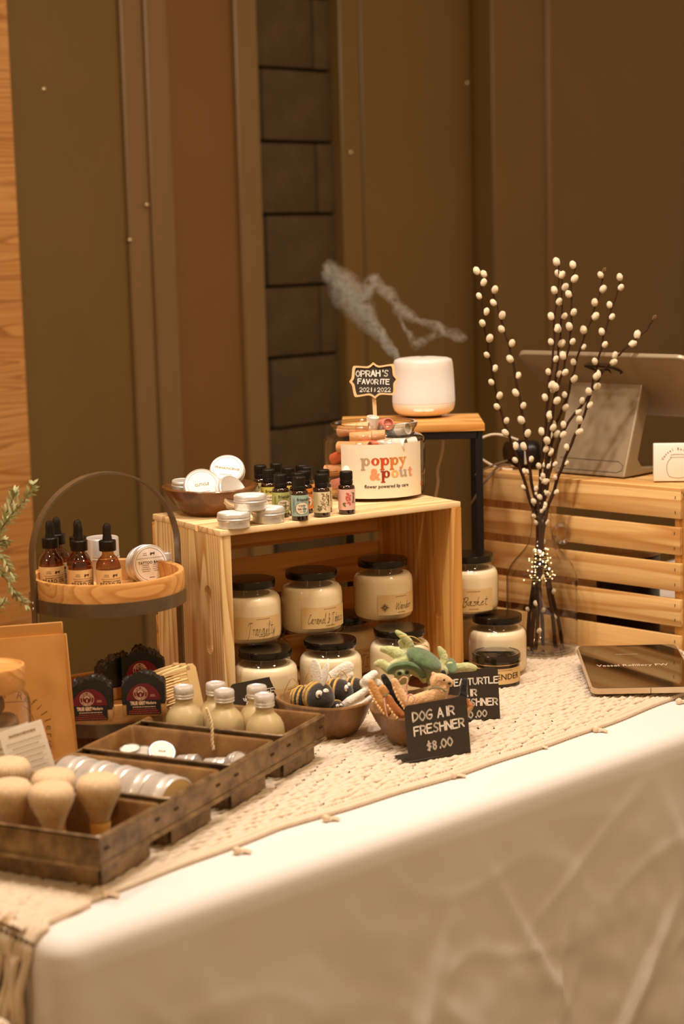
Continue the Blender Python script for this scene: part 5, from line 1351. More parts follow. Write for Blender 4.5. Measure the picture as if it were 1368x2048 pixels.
blob('body', t, [[(645, 1368, .0, 9), (662, 1356, .004, 12), (682, 1344, .006, 14), (695, 1338, .008, 15)], [(700, 1352, .006, 9), (668, 1372, .004, 8)]], (680, 1350), YB + .02, FWHT, .35)
# dogs -----------------------------------------------------------------------------
YD = PDB.y
def dog(label, chains, c, depth, m, flat=.55, stitch=None, fuzz=0, eye=None, collar=None, col=(110, 124, 96), twine=None, nose=None):
    t = thing('felt_dog', label, 'ornament', aty(c[0], c[1], depth), 0, 'felt dog ornaments in the bowl')
    b_, o = blob('body', t, chains, c, depth, m, flat, fuzz=fuzz)
    def loc(u, v, dy): return aty(u, v, depth) - o + Vector((0, dy, 0))
    if stitch:
        P = catmull([loc(*s_) for s_ in stitch], 8); L = 0
        acc = 0; last = P[0]
        for p in P[1:]:
            acc += (p - last).length; last = p
            if acc > .0042:
                acc = 0; g = G(); g.ell((0, 0, 0), (.0016, .0014, .0026), 8, 6); obj('stitch', g, THREAD, t, loc=p, rot=(0, R(random.uniform(-40, 40)), 0))
    if eye:
        for e in eye: g = G(); g.ell((0, 0, 0), (.0018, .0012, .0018), 10, 8); obj('eye', g, INKB, t, loc=loc(*e))
    if nose: g = G(); g.ell((0, 0, 0), (.0026, .002, .0022), 10, 8); obj('nose', g, INKB, t, loc=loc(*nose))
    if collar:
        g = G(); g.tube(catmull([loc(*q) for q in collar], 6), .0013, 6); obj('collar', g, mat('collar_%d' % col[0], col, .6), t)
    if twine:
        for tw in twine: g = G(); g.tube(catmull([loc(*q) for q in tw], 6), .0012, 6); obj('twine', g, REDW, t)
    return t
dog('peach felt dog on top, head to the right with a grey green collar', [[(789, 1362, -.004, 8), (800, 1385, -.004, 11), (818, 1407, -.006, 13)], [(818, 1404, -.006, 13), (845, 1399, -.006, 18), (872, 1390, -.006, 19), (885, 1376, -.006, 14)], [(876, 1374, -.006, 14), (872, 1359, -.006, 14), (882, 1357, -.006, 13), (892, 1360, -.006, 11), (899, 1364, -.006, 8)], [(866, 1346, -.006, 5), (872, 1350, -.006, 6)], [(884, 1395, -.006, 10), (890, 1412, -.006, 8)], [(870, 1348, -.016, 5), (866, 1358, -.018, 6), (866, 1368, -.018, 5)]],
    (845, 1395), YD - .052, FPEACH, .6, stitch=[(785, 1366, -.016), (792, 1384, -.018), (802, 1402, -.018), (812, 1416, -.018), (826, 1420, -.018)], collar=[(856, 1373, -.020), (868, 1367, -.024), (880, 1369, -.024), (889, 1377, -.020)], eye=[(887, 1355, -.016)], nose=[*(898, 1363, -.012)],
    twine=[[(812, 1400, -.02), (818, 1382, -.022), (828, 1388, -.024), (824, 1395, -.024), (830, 1402, -.024), (845, 1414, -.022)], [(796, 1358, -.016), (806, 1348, -.02), (814, 1352, -.02), (812, 1368, -.02), (813, 1384, -.02)]])
dog('brown curly felt dog lying behind the peach one', [[(825, 1362, 0, 11), (838, 1364, 0, 13), (850, 1366, 0, 9)]], (838, 1364), YD - .018, FBRN, .8, fuzz=.004, eye=[(849, 1362, -.012)])
dog('black curly felt dog stretched along the left of the peach one', [[(768, 1352, -.008, 7), (780, 1376, -.008, 9), (795, 1402, -.01, 10), (808, 1418, -.012, 9)]], (785, 1385), YD - .034, FDK, .7, fuzz=.003)
dog('tan felt dog at the left rim of the bowl with blanket stitching', [[(742, 1366, 0, 8), (750, 1385, 0, 10), (762, 1405, 0, 11), (775, 1424, 0, 9)], [(765, 1376, 0, 8), (772, 1386, 0, 8)]], (758, 1395), YD - .050, FTAN, .6, stitch=[(736, 1372, -.012), (745, 1390, -.012), (756, 1408, -.012), (768, 1424, -.012)], collar=[(768, 1388, -.01), (776, 1384, -.012)], twine=[[(768, 1392, -.012), (770, 1410, -.014), (774, 1428, -.014)]])
dog('rust brown felt dog between the tan one and the black one', [[(777, 1394, -.006, 8), (788, 1412, -.006, 9), (803, 1428, -.006, 9)]], (790, 1412), YD - .052, FORG, .6, stitch=[(772, 1400, -.02), (782, 1416, -.02), (794, 1430, -.02)])
dog('black curly felt dog at the right end of the bowl, before the turtle sign', [[(930, 1362, 0, 7), (928, 1378, 0, 8), (926, 1392, 0, 9), (912, 1402, 0, 8), (900, 1404, 0, 8)]], (915, 1392), YD - .012, FDK, .8, fuzz=.004)
dog('orange felt dog at the right rim behind the Dog Air Freshner sign', [[(932, 1402, 0, 7), (938, 1414, 0, 8), (930, 1424, 0, 9)]], (934, 1412), YD - .010, FORG, .7)
# turtles --------------------------------------------------------------------------
def turtle(label, depth, c, chains, shell=None, eyes=(), nose=None, rim=None):
    t = thing('felt_turtle', label, 'ornament', aty(c[0], c[1], depth), 0, 'felt sea turtle ornaments')
    b_, o = blob('body', t, chains, c, depth, FLIM, .7, fuzz=.0015)
    def loc(u, v, dy): return aty(u, v, depth) - o + Vector((0, dy, 0))
    S = FPX / depth
    if shell:
        u, v, dy, rx, rz, ang = shell; g = G(); g.ell((0, 0, 0), (rx / S, .026, rz / S), 36, 20, f=lambda d: 1 + .02 * noise.noise(d * 5)); obj('shell', g, FGRN, t, loc=loc(u, v, dy), rot=(R(12), R(ang), 0))
    if rim: g = G(); g.tube(catmull([loc(*q) for q in rim], 6), .0075, 10, flat=.8); obj('shell', g, FGRN, t)
    for e in eyes:
        g = G(); g.ell((0, 0, 0), (.0040, .002, .0034), 12, 8); q = obj('eye', g, FGRN, t, loc=loc(*e)); g = G(); g.ell((0, 0, 0), (.0024, .0014, .002), 10, 8); obj('pupil', g, INKB, q, loc=(0, -.0014, 0))
    if nose: g = G(); g.ell((0, 0, 0), (.0040, .003, .0036), 12, 8); obj('nose', g, FDK, t, loc=loc(*nose))
    return t
turtle('felt sea turtle on top with a big dark green shell, under the right candle', YD - .012, (845, 1320), [[(812, 1308, 0, 12), (838, 1326, 0, 20), (866, 1338, 0, 20), (884, 1342, -.004, 13)], [(794, 1264, .0, 5), (806, 1273, 0, 8), (818, 1284, 0, 8), (822, 1300, 0, 9)], [(878, 1296, .004, 4), (885, 1308, .004, 9), (888, 1322, .002, 9), (880, 1334, 0, 10)], [(802, 1287, .006, 7), (808, 1300, .004, 8)], [(855, 1348, -.004, 12), (858, 1362, -.006, 9)], [(886, 1340, -.004, 10)]], shell=(847, 1313, -.018, 39, 15, 28), nose=(886, 1341, -.013))
turtle('felt sea turtle facing front beneath the top one, with two sleepy eyes', YD - .030, (800, 1340), [[(804, 1352, -.004, 17)], [(790, 1335, 0, 16), (815, 1328, 0, 18), (838, 1342, 0, 14)], [(752, 1330, .004, 6), (764, 1328, .002, 10), (778, 1340, 0, 10)], [(765, 1302, .01, 6), (782, 1304, .008, 11), (800, 1312, .004, 14)], [(843, 1352, 0, 8), (848, 1362, 0, 6)]], eyes=((798, 1341, -.020), (813, 1339, -.020)), rim=[(780, 1338, -.012), (790, 1328, -.018), (812, 1324, -.020), (834, 1332, -.018), (846, 1348, -.010)])
turtle('pale felt sea turtle mostly hidden, stretching a flipper toward the black tin', YD + .055, (920, 1338), [[(895, 1336, 0, 12), (915, 1336, 0, 10), (935, 1334, 0, 10), (948, 1336, 0, 7)], [(900, 1330, -.004, 9)]], shell=(902, 1331, -.002, 12, 8, 5))
t = thing('thread_loop', 'thin gold hanging thread looping above the felt turtles', 'thread', aty(830, 1290, YD - .01), 0)
o = aty(830, 1290, YD - .01); g = G(); g.tube([p - o for p in catmull([aty(u, v, YD - .02) for u, v in ((798, 1272), (812, 1272), (830, 1275), (848, 1288), (858, 1295), (845, 1290), (815, 1280))], 6)], .0006, 5); obj('loop', g, GOLDTH, t)

# ================================================================== SIGNS
def board(name, label, BL, BR, h, lean, lines, foot=True):
    BL, BR = Vector(BL), Vector(BR); W = (BR - BL).length; yaw = math.atan2(BR.y - BL.y, BR.x - BL.x)
    t = thing(name, label, 'sign', (BL + BR) / 2, 0, rot=(R(-lean), 0, yaw))
    g = G(); o = []
    rc = .006
    for cx, cz, s0 in ((W / 2 - rc, h - rc, 0), (-W / 2 + rc, h - rc, PI / 2), ):
        for k in range(5): a = s0 + PI / 2 * k / 4; o.append((cx + rc * math.cos(a), cz + rc * math.sin(a)))
    o += [(-W / 2, 0), (W / 2, 0)]
    g.prism(o, -.0012, .0012, M=XZ); bd = obj('panel', g, SLATE, t, ang=30)
    if foot: g = G(); g.rbox((-.004, .018, .0012 + .018 * math.sin(R(lean))), (W * .98, .040, .0018), .0006, 1); obj('foot', g, SLATE, t, rot=(R(lean), 0, 0))
    if lines:
        g = G(); f = front(-.0016)
        for tx, size, wd, dx, dy, rot in lines: place(g, stext(tx, size, wd, UP, jit=.5), f, dx=dx, dy=dy, rot=R(rot), sc_=.82)
        obj('chalk_lettering', g, CHALK, bd)
    return t
BL, BR_ = at(818, 1528, 0), at(941, 1505, 0)
board('price_sign', 'black sign chalked Dog Air Freshner $8.00 in front of the dog bowl', BL, BR_, .086, 7, [('DOG AIR', .0165, .0029, -.006, .068, 1), ('FRESHNER', .0155, .0028, .002, .047, 1), ('$8.00', .0150, .0030, .001, .0215, 3)])
BL, BR_ = at(898, 1447, 0), at(1000, 1437, 0)
board('price_sign', 'black sign chalked Sea Turtle Air Freshner behind the dog bowl', BL, BR_, .083, 6, [('SEA TURTLE', .0122, .0026, .001, .064, -1), ('AIR', .0125, .0029, -.006, .046, 0), ('FRESHNER', .0130, .0029, .003, .030, -2), ('$10.00', .0125, .0029, -.001, .011, 0)])
A_, B_ = at(474, 1470, 0), at(566, 1450, 0)
t = board('price_sign', 'black sign with a white drawn bee behind the frosted bottles', A_, B_, .080, 10, [], foot=True)
g = G(); f = front(-.0017); dx0 = -.019; dz0 = .047
place(g, ([(.0068 * math.cos(a), .0055 * math.sin(a)) for a in np.linspace(0, 2 * PI, 20, endpoint=False)], [tuple(range(20))]), f, dx=dx0, dy=dz0)
place(g, ring2(.0062, .0078, 24, .62, 0, 0), f, dx=dx0 + .004, dy=dz0 + .0115, rot=-.3); place(g, ring2(.0048, .006, 24, .6, 0, 0), f, dx=dx0 - .004, dy=dz0 + .009, rot=.4)
for k in (-1, 0, 1): place(g, rect2(.0010, .010), f, dx=dx0 + .004 + k * .0022, dy=dz0 + .0115, rot=-.3)
for k in range(3): place(g, rect2(.0014, .006), f, dx=dx0 - .011 + k * .0028, dy=dz0 + .008 - k * .001, rot=.5 - k * .2)
place(g, stext('BEE', .012, .002), f, dx=.016, dy=.060, sc_=.8)
b0 = obj('chalk_lettering', g, CHALK, t.children[0])
g = G(); place(g, disc2(.0020, 12), front(-.0020), dx=dx0 - .002, dy=dz0 + .001); obj('drawn_eye', g, SLATE, b0)

# ================================================================== JUG WITH PUSSY WILLOW
PJ = at(1085, 1303, 0); JH = .268
def jug():
    t = thing('glass_jug', 'clear glass jug with a ring handle holding the pussy willow branches', 'vase', (PJ.x, PJ.y, 0), 0)
    GJ = thin_glass('jug_glass', (.965, .955, .93), (.14, .09, .05), 1.5)
    pr = [(0, .003), (.030, .003), (.050, .002), (.059, .004), (.0635, .012), (.0655, .025), (.0655, .130), (.0640, .146), (.058, .162), (.048, .176), (.036, .189), (.027, .201), (.0215, .215), (.0190, .230), (.0178, .243), (.0178, .249), (.0192, .251), (.0192, .255), (.0180, .257), (.0180, .262), (.0193, .264), (.0196, .268), (.0180, .270)]
    g = G(); g.lathe([tuple(q)[:2] for q in [(p.x, p.y) for p in catmull([(a, b_, 0) for a, b_ in pr], 3)]], 72); obj('glass_body', g, GJ, t, ang=75)
    g = G(); c = Vector((.036, -.004, .222))
    g.tube([c + Vector((.0135 * math.cos(a), 0, .0165 * math.sin(a))) for a in np.linspace(0, 2 * PI, 30, endpoint=False)], .0042, 10, closed=True)
    g.tube(catmull([c + Vector((-.012, 0, -.004)), c + Vector((-.015, 0, -.015)), c + Vector((-.008, 0, -.028))], 5), .0045, 8); obj('ring_handle', g, thin_glass('ring_glass', (.84, .78, .66), (.5, .42, .28), 2.5), t)
    g = G(); g.lathe([(0, .0035), (.020, .007), (.035, .005), (.052, .0045), (.058, .009), (.060, .014)], 56); g.tube([(.040 * math.cos(a), .040 * math.sin(a), .006) for a in np.linspace(0, 2 * PI, 48, endpoint=False)], .003, 6, closed=True); obj('thick_base', g, thin_glass('base_glass', (.80, .76, .66), (.6, .54, .42), 2.5), t, ang=60)
jug()
BARK = mat('dark_bark', (62, 36, 18), .8, var=.5, vs=60, bump=.5, bs=300, bd=.0006, spec=.15)
CAT = mat('catkin_fluff', (240, 226, 196), .95, var=.25, vs=160, bump=1.0, bs=500, bd=.0015, sheen=.6, dark=(206, 180, 136))
HUSK = mat('catkin_husk', (110, 70, 36), .6)
stems = [
    ('willow branch farthest left, its tip bent over to the left', [(958, 535, -.02), (963, 580, -.02), (968, 640, -.015), (975, 690, -.01), (985, 745, -.005), (995, 800, 0), (1012, 855, 0), (1028, 900, .0), (1048, 960, .0), (1066, 1020, 0), (1074, 1045, 0)], (1128, 1284, .02)),
    ('willow branch second from the left, curving in from the upper left', [(972, 545, .01), (982, 570, .01), (996, 620, .01), (1010, 665, .01), (1022, 705, .008), (1034, 770, .005), (1046, 835, .003), (1052, 880, 0), (1060, 945, 0), (1072, 1010, 0), (1076, 1045, 0)], (1110, 1292, -.02)),
    ('upright willow branch, leftmost of the tall middle bunch', [(1119, 521, 0), (1116, 575, 0), (1109, 634, 0), (1107, 702, 0), (1098, 771, 0), (1092, 839, 0), (1085, 908, 0), (1079, 972, 0), (1075, 1045, 0)], (1088, 1302, .01)),
    ('upright willow branch in the centre of the tall middle bunch', [(1122, 541, .012), (1124, 582, .012), (1122, 651, .01), (1117, 702, .01), (1110, 780, .008), (1103, 839, .005), (1095, 908, .003), (1086, 975, 0), (1079, 1045, 0)], (1066, 1290, .02)),
    ('willow branch at the right of the tall middle bunch with a catkin tip', [(1155, 524, -.01), (1143, 565, -.01), (1143, 634, -.01), (1139, 685, -.01), (1126, 740, -.008), (1112, 788, -.006), (1102, 849, -.004), (1094, 915, 0), (1086, 980, 0), (1080, 1045, 0)], (1060, 1296, -.02)),
    ('willow branch leaning right with a curled bare top', [(1206, 545, .012), (1201, 579, .012), (1184, 634, .01), (1163, 689, .01), (1146, 747, .008), (1133, 798, .006), (1112, 849, .004), (1100, 905, .002), (1090, 970, 0), (1082, 1045, 0)], (1054, 1280, .01)),
    ('long willow branch leaning right, tip between the curled one and the lowest one', [(1245, 548, -.012), (1233, 589, -.012), (1213, 651, -.012), (1201, 702, -.012), (1190, 747, -.01), (1176, 805, -.008), (1160, 850, -.006), (1146, 880, -.004), (1126, 928, -.002), (1106, 986, 0), (1088, 1045, 0)], (1068, 1290, -.03)),
    ('willow branch reaching farthest right with small curled tip', [(1305, 640, 0), (1293, 660, 0), (1259, 689, 0), (1232, 715, 0), (1208, 740, 0), (1180, 788, 0), (1136, 846, 0), (1118, 880, 0), (1103, 930, 0), (1092, 985, 0), (1084, 1045, 0)], (1058, 1270, .0))]
bare = {5: .0, 7: .03}
for si, (lab, P, foot) in enumerate(stems):
    yj = PJ.y
    pts = [aty(u, v, yj + dy * 2) for u, v, dy in P]
    neck = Vector((PJ.x + (si - 3.5) * .0028 * (-1), PJ.y + (.006 if si % 2 else -.006), .25))
    pts = pts[:-1] + [Vector((pts[-1].x, neck.y, pts[-1].z))]
    f = aty(foot[0], foot[1], yj); f = Vector((f.x, yj + foot[2], .010))
    pts = pts + [pts[-1].lerp(f, .5) + Vector((.002 * math.sin(si * 2), 0, 0)), f]
    root = f; C = catmull(pts, 8); C = [c + Vector((.0008 * math.sin(i * .9 + si), 0, .0005 * math.cos(i * 1.3))) for i, c in enumerate(C)]
    t = thing('willow_branch', lab, 'branch', root, 0, 'pussy willow branches in the jug')
    g = G(); g.tube([c - root for c in C], lambda s_: .0010 + .0026 * s_ ** .8, 8); obj('stem', g, BARK, t)
    # catkins
    rr = random.Random(si * 5 + 1); acc = -bare.get(si, 0); k = 0; last = C[0]; nxt = .004
    for i, c in enumerate(C[:-1]):
        acc += (c - last).length; last = c
        inside = c.z < .255
        if acc > nxt and not (inside and (si % 3 == 1 or c.z < .045)):
            acc = 0; nxt = (.0185 + rr.random() * .009) * (2.0 if inside else 1)
            d = (C[max(i - 1, 0)] - C[i + 1]).normalized(); side = 1 if k % 2 else -1; k += 1
            out = Vector((side * 1.0, rr.uniform(-.9, .5), .25)).normalized()
            p = c + out * (.0058 if not inside else .004)
            s_ = rr.uniform(.86, 1.12) * (.8 if c.z < .36 else 1)
            g = G(); g.ell((0, 0, 0), (.0058 * s_, .0058 * s_, .0076 * s_), 14, 10, f=lambda q: 1 + .10 * noise.noise(q * 3 + Vector((k, si, 0))))
            q = (d * .8 + out * .5).to_track_quat('Z', 'Y').to_euler()
            ck = obj('catkin', g, CAT, t, loc=p - root, rot=q)
            g = G(); g.ell((0, 0, -.0062 * s_), (.0030, .0030, .0026), 8, 6); obj('husk', g, HUSK, ck)
    if si in (5, 7):
        tip = C[0] - root; g = G(); g.tube(catmull([tip, tip + Vector((.002, 0, .006)), tip + Vector((.006, 0, .007)), tip + Vector((.004, 0, .002))], 4), .0013, 6)
        obj('curled_bud', g, HUSK, t)
# string of tiny lights inside the jug's shoulder
t = thing('string_lights', 'tiny sparkling light beads among the stems inside the jug', 'lights', (PJ.x, PJ.y, .16), 0)
SPK = mat('light_bead', (255, 226, 170), .3, emit=2.2); rr = random.Random(8); W_ = []
for i in range(64):
    a = rr.uniform(0, 2 * PI); z = rr.uniform(-.026, .036); r = rr.uniform(.006, .016 + .9 * (.036 - z) * .35)
    W_.append((r * math.cos(a) - .003, r * math.sin(a) * .8 - .012, z))
W_.sort(key=lambda q: q[2])
g = G(); g.tube(catmull(W_, 3), .0003, 4); obj('wire', g, GOLDTH, t)
for p in W_: g = G(); g.ell((0, 0, 0), (.0013, .0013, .0015), 8, 6); obj('bead', g, SPK, t, loc=p)

# ================================================================== PAYMENT GEAR
def tablet():
    P0 = at(1186, 1378, .016); P1 = at(1124, 1293, .036); P2 = P1 + Vector((.176, -.004, 0))
    ex = (P2 - P1); W = ex.length; ex.normalize(); up = (P1 - P0); up = (up - ex * up.dot(ex)); L_ = up.length; up.normalize(); nz = ex.cross(up)
    M = Matrix((ex, up, nz)).transposed(); rot = M.to_euler()
    o = P0 - ex * .002
    t = thing('payment_tablet', 'silver edged card payment tablet with a dark screen lying at the right', 'tablet', o, 0, rot=tuple(rot))
    def rr2(x0, y0, x1, y1, r):
        q = []
        for cx, cy, s0 in ((x1 - r, y0 + r, -PI / 2), (x1 - r, y1 - r, 0), (x0 + r, y1 - r, PI / 2), (x0 + r, y0 + r, PI)):
            for k in range(7): a = s0 + PI / 2 * k / 6; q.append((cx + r * math.cos(a), cy + r * math.sin(a)))
        return q
    W = .178
    g = G(); g.prism(rr2(0, 0, W, L_, .014), -.0095, 0); obj('silver_body', g, mat('champagne_metal', (214, 190, 156), .35, metal=.5), t, ang=30)
    g = G(); g.prism(rr2(.002, .002, W - .002, L_ - .002, .0125), 0, .0008); s_ = obj('screen', g, mat('screen_glass', (44, 28, 16), .06, spec=.9, coat=1.0), t, ang=30)
    g = G(); f = top(.0012)
    place(g, ftext('Vessel Refillery FW', .0155, .0001, xs=1.0), f, dx=W * .47, dy=L_ * .50); place(g, rows2(.05, 1, 1, .0015), f, dx=W * .46, dy=L_ * .76)
    obj('screen_lettering', g, mat('screen_text', (214, 188, 162), .6), s_)
    g = G(); place(g, rect2(.036, .0022), top(.0010), dx=W * .5, dy=L_ - .008); obj('speaker_slot', g, BLACKPL, s_)
    g = G(); g.rbox((W / 2, L_ * .72, -.026), (W * .86, .060, .034), .008, 3); obj('rubber_stand', g, BLACKPL, t)
    g = G(); g.box((.098, -.0002, -.005), (.0008, .0006, .0095)); obj('seam', g, BLACKPL, t)
    g = G(); g.ell((-.0001, .02, -.005), (.0006, .0018, .0018), 8, 6); obj('port', g, BLACKPL, t)
tablet()
ZBT = .312 + .0145 - .008 + .0
EB = Vector((math.cos(-.76024), math.sin(-.76024), 0)); NB = Vector((-EB.y, EB.x, 0))
def terminal():
    q0 = at(1106, 944, ZBT); q1 = at(1243, 957, ZBT)
    W = (q1 - q0).dot(EB); t = thing('payment_terminal', 'large grey point of sale screen on a slanted stand, seen from behind', 'screen', q0, -.76024)
    GM = mat('terminal_grey', (158, 140, 112), .42, metal=.35, var=.12, vs=12); GD = mat('terminal_dark', (96, 80, 60), .5, metal=.3)
    # local: x along EB, y away, z up. slanted slab
    vz = .172; dy = .062
    bm = bmesh.new()
    prof = [(0, 0), (.170, 0), (.172, .006), (.060, .014), (.046, .030), (dy + .030, vz - .010), (dy + .020, vz), (dy, vz)]
    g = G(); vs = [(x, y, z) for x in (0, W) for y, z in prof]; n = len(prof)
    g.add(vs, [tuple(range(n)), tuple(reversed(range(n, 2 * n)))] + [(i, n + i, n + (i + 1) % n, (i + 1) % n) for i in range(n)])
    bm.free()
    st = obj('slanted_stand', g, GM, t, smooth=False)
    mdb = st.modifiers.new('bevel', 'BEVEL'); mdb.width = .004; mdb.segments = 3; mdb.limit_method = 'ANGLE'; mdb.angle_limit = R(35)
    # service panel outline on the slanted face
    d = Vector((0, dy, vz)).normalized()
    def fs(x, s_): return (x, d.y * s_ - .0006, d.z * s_)
    g = G()
    P = [fs(.01, .030), fs(W - .018, .030), fs(W - .008, .024), fs(W - .008, .014), fs(W - .018, .009), fs(.01, .009)]
    g.tube(P, .0005, 4); obj('panel_seam', g, GD, st)
    # display: top edge towards us
    T0 = aty(1030, 704, 3.47) - q0; lx, ly = T0.dot(EB), T0.dot(NB); tz = T0.z
    Wd, c, s_ = .385, .195, -.128
    L_ = math.hypot(c, s_); yh = Vector((0, c / L_, s_ / L_)); nn = Vector((0, -s_ / L_, c / L_)) * -1   # nn points down-front (the back)
    g = G(); o = []
    r = .022
    for cx, cy, s0 in ((Wd - r, r, -PI / 2), (Wd - r, L_ - r, 0), (r, L_ - r, PI / 2), (r, r, PI)):
        for k in range(6): a = s0 + PI / 2 * k / 5; o.append((cx + r * math.cos(a), cy + r * math.sin(a)))
    M = Matrix(((1, 0, 0, lx), (0, yh.y, nn.y, ly), (0, yh.z, nn.z, tz), (0, 0, 0, 1)))
    g.prism(o, -.006, .004, M=M)
    cx_, cy_ = Wd / 2, L_ / 2
    dsp = obj('display', g, GM, t, ang=30)
    md = dsp.modifiers.new('bevel', 'BEVEL'); md.width = .0025; md.segments = 2; md.limit_method = 'ANGLE'
    g = G()    # bulging back cover
    o2 = [(cx_ + (x - cx_) * .97, cy_ + (y - cy_) * .95) for x, y in o]; o3 = [(cx_ + (x - cx_) * .62, cy_ + .02 + (y - cy_) * .52) for x, y in o]
    vs = [(x, y, .004) for x, y in o2] + [(x, y, .020) for x, y in o3]; n = len(o)
    g.add(vs, [(i, (i + 1) % n, n + (i + 1) % n, n + i) for i in range(n)] + [tuple(range(n, 2 * n))], M=M); obj('back_cover', g, mat('cover_grey', (150, 130, 100), .45, metal=.3), dsp, ang=60)
    g = G(); lg = [(-.034, .024), (.020, .024), (.040, .006), (.014, -.028), (-.016, .004)]   # angular clover-like emblem outline
    k = len(lg)
    for i in range(k):
        a, b_ = lg[i], lg[(i + 1) % k]; g.tube([(a[0] + cx_ - .005, .046 - a[1] * .9, .0125), (b_[0] + cx_ - .005, .046 - b_[1] * .9, .0125)], .0028, 6, M=M, flat=.5)
    g.tube([(cx_ - .012, .040, .0125), (cx_ + .008, .036, .0125), (cx_ + .008, .050, .0125)], .0024, 6, M=M, flat=.5)
    obj('emblem', g, BLACKPL, dsp)
    g = G(); g.rbox((W * .5, dy + .040, vz - .006), (W * .7, .04, .03), .008, 2); obj('shade_block', g, GD, t)  # dark-coloured block stands in for the shadow under the display
terminal()
def scanner():
    P = at(1052, 938, ZBT); t = thing('desk_scanner', 'dark rounded desktop scanner on the slatted crate beside the terminal', 'scanner', (P.x + .004, P.y + .030, ZBT), -.3)
    g = G(); g.rbox((0, 0, .026), (.066, .055, .052), .020, 5); b_ = obj('scanner_body', g, BLACKPL, t)
    g = G(); g.lathe([(0, 0), (.020, 0), (.023, .004), (.023, .007), (0, .008)], 32); obj('scanner_eye', g, BLACKLID, t, loc=(-.026, -.018, .030), rot=(R(90), 0, R(-50)))
    g = G(); g.rbox((.004, -.0285, .026), (.005, .002, .034), .001, 1); obj('chrome_strip', g, ALU, b_)
    WC = mat('white_cord', (228, 206, 172), .5); BC_ = mat('grey_cord', (110, 88, 60), .5)
    def cord(lab, pts, r, m, y):
        g = G(); g.tube(catmull([aty(u, v, yy) for u, v, yy in pts], 8), r, 8); tag(obj('cable', g, m, None), lab, 'cable', 'cables by the scanner')
    y = P.y + .01
    cord('pale cable arching from the stand leg over to the dark scanner', [(955, 884, y + .04), (964, 876, y + .04), (985, 869, y + .04), (1008, 871, y + .04), (1036, 880, y + .04)], .0024, WC, y)
    cord('pale cable sagging from the stand leg onto the crate top', [(955, 912, y + .02), (963, 918, y + .02), (985, 931, y + .01), (1005, 938, y), (1025, 939, y - .002)], .0024, WC, y)
    cord('dark cable running down over the front of the slatted crate', [(940, 1010, y - .055), (953, 990, y - .055), (963, 973, y - .05), (978, 955, y - .048), (990, 939, y - .03), (1004, 931, y), (1022, 930, y)], .0022, BC_, y)
    cord('brown cable crossing behind the dark one beside the stand leg', [(950, 950, y - .03), (970, 938, y - .01), (990, 929, y), (1015, 921, y + .005)], .0020, BC_, y)
scanner()
def wcard():
    a = at(1307, 963, ZBT); t = thing('logo_block', 'white block card with a line drawn jar on the slatted crate', 'card', a, -.12)
    g = G(); g.rbox((.045, .010, .034), (.090, .020, .068), .002, 2); b_ = obj('block', g, WHITE, t)
    g = G(); f = front(-.0006)
    jp = catmull([(x, y, 0) for x, y in [(-.012, .050), (-.012, .045), (-.018, .038), (-.021, .026), (-.017, .011), (-.006, .007), (.006, .007), (.017, .011), (.021, .026), (.018, .038), (.012, .045), (.012, .050)]], 4, True)
    n = len(jp); place(g, ([q for p in jp for q in ((p.x, p.y), (p.x * .965, .03 + (p.y - .03) * .965))], [(2 * i, (2 * i + 2) % (2 * n), (2 * i + 3) % (2 * n), 2 * i + 1) for i in range(n)]), f, dx=.044, dy=-.001)
    place(g, rect2(.030, .0006), f, dx=.044, dy=.044)
    for i, ch in enumerate('Vessel Refillery'):
        a_ = R(160) - R(10) * i
        if ch != ' ': place(g, ftext(ch, .0068, .00006), f, dx=.044 + .029 * math.cos(a_), dy=.032 + .027 * math.sin(a_), rot=a_ - PI / 2)
    obj('drawn_jar', g, INKL, b_)
wcard()
# things seen through the gaps of the slatted crate
P = cb(-.20, .13); g = G(); g.lathe([(0, 0), (.058, 0), (.060, .003), (.060, .150), (.0, .150)], 44); tag(obj('storage_tub', g, mat('tub_dark', (40, 28, 18), .4), None, loc=(P.x, P.y, .0105)), 'dark tub stored inside the slatted crate', 'tub')
g = G(); g.lathe([(.0, .1515), (.0585, .1515), (.0625, .153), (.0625, .160), (.0590, .163), (.052, .164), (0, .162)], 48); tag(obj('tub_lid', g, mat('tub_lid', (196, 172, 134), .4), None, loc=(P.x, P.y, .0100)), 'pale round lid on the tub inside the slatted crate', 'lid')
P = cb(-.35, .13); g = G(); g.rbox((0, 0, .04), (.12, .12, .075), .004, 2); tag(obj('cardboard_box', g, mat('card_tan', (176, 128, 74), .7), None, loc=(P.x, P.y, .0105), rot=(0, 0, -.7)), 'small tan box stored inside the slatted crate, at its left', 'box')

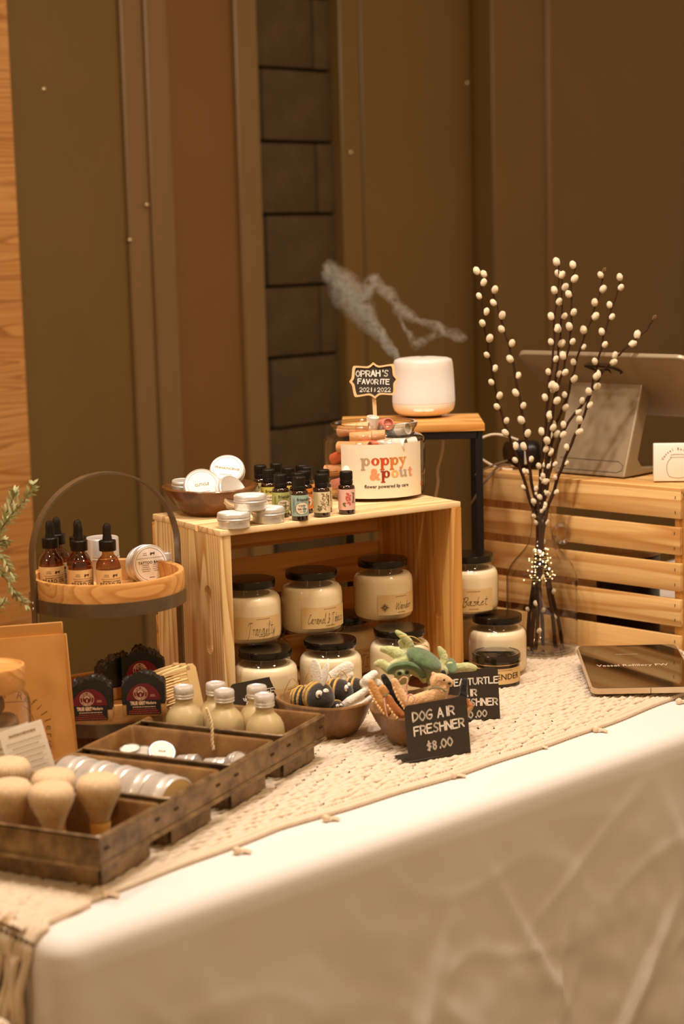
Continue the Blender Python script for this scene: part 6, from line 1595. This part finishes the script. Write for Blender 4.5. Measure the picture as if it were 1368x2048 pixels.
# ================================================================== ROSEMARY
LEAF = mat('rosemary_needle', (196, 194, 140), .6, var=.3, vs=40, dark=(140, 144, 92)); TWIG = mat('rosemary_twig', (120, 96, 60), .7)
def rosemary():
    yb = 2.62; B = aty(-150, 1500, yb); B = Vector((B.x, yb, 0)); t = thing('rosemary_plant', 'rosemary sprigs reaching in from the left edge beside the tiered tray', 'plant', B, 0)
    g = G(); g.lathe([(0, 0), (.045, 0), (.058, .10), (.062, .10), (.062, .112), (.054, .112), (.050, .09), (0, .09)], 40); obj('pot', g, mat('clay_pot', (160, 110, 70), .7, var=.2), t)
    sprigs = [[(-60, 1180), (-30, 1120), (0, 1062), (22, 1030), (45, 1005), (60, 985), (64, 968)], [(-20, 1090), (5, 1040), (18, 1015), (27, 995), (28, 983)], [(-60, 1150), (-20, 1130), (10, 1155), (32, 1190), (56, 1213)], [(-50, 1120), (-15, 1105), (0, 1110), (14, 1130), (24, 1155)], [(-60, 1230), (-25, 1225), (0, 1212), (8, 1203)], [(-40, 1080), (-10, 1090), (8, 1080), (14, 1086)]]
    rr = random.Random(2)
    for si, S_ in enumerate(sprigs):
        C = catmull([aty(u, v, yb - .01 + .012 * (si % 3)) - B for u, v in S_], 10)
        C = catmull([Vector((.01 * si - .02, .01, .09)), (Vector((.01 * si - .02, .01, .09)) + C[0]) / 2 + Vector((-.01, 0, .01)), C[0]], 4)[:-1] + C
        g = G(); g.tube(C, lambda s_: .0018 - .0009 * s_, 6); tw = obj('sprig', g, TWIG, t)
        g = G(); acc = 0; last = C[0]
        for i in range(9, len(C) - 1):
            d = (C[i + 1] - C[i]).normalized(); L_ = (C[i + 1] - C[i]).length; m_ = max(1, int(L_ / .0013))
            for k in range(m_):
                p = C[i].lerp(C[i + 1], k / m_); a = rr.uniform(0, 2 * PI); n1 = d.orthogonal().normalized(); n2 = d.cross(n1)
                dr = (d * rr.uniform(.5, 1.0) + (n1 * math.cos(a) + n2 * math.sin(a)) * .8).normalized(); ln = rr.uniform(.013, .022) * (1 - .35 * i / len(C))
                sd = dr.cross(Vector((0, 1, 0))).normalized() * .0019; up_ = Vector((0, -.0007, 0))
                g.add([p - sd * .6, p + sd * .6, p + dr * ln * .6 + sd, p + dr * ln, p + dr * ln * .6 - sd, p + dr * ln * .5 + up_], [(0, 1, 5), (1, 2, 5), (2, 3, 5), (3, 4, 5), (4, 0, 5), (0, 4, 3, 2, 1)])
        obj('needles', g, LEAF, tw, kind='stuff')
rosemary()
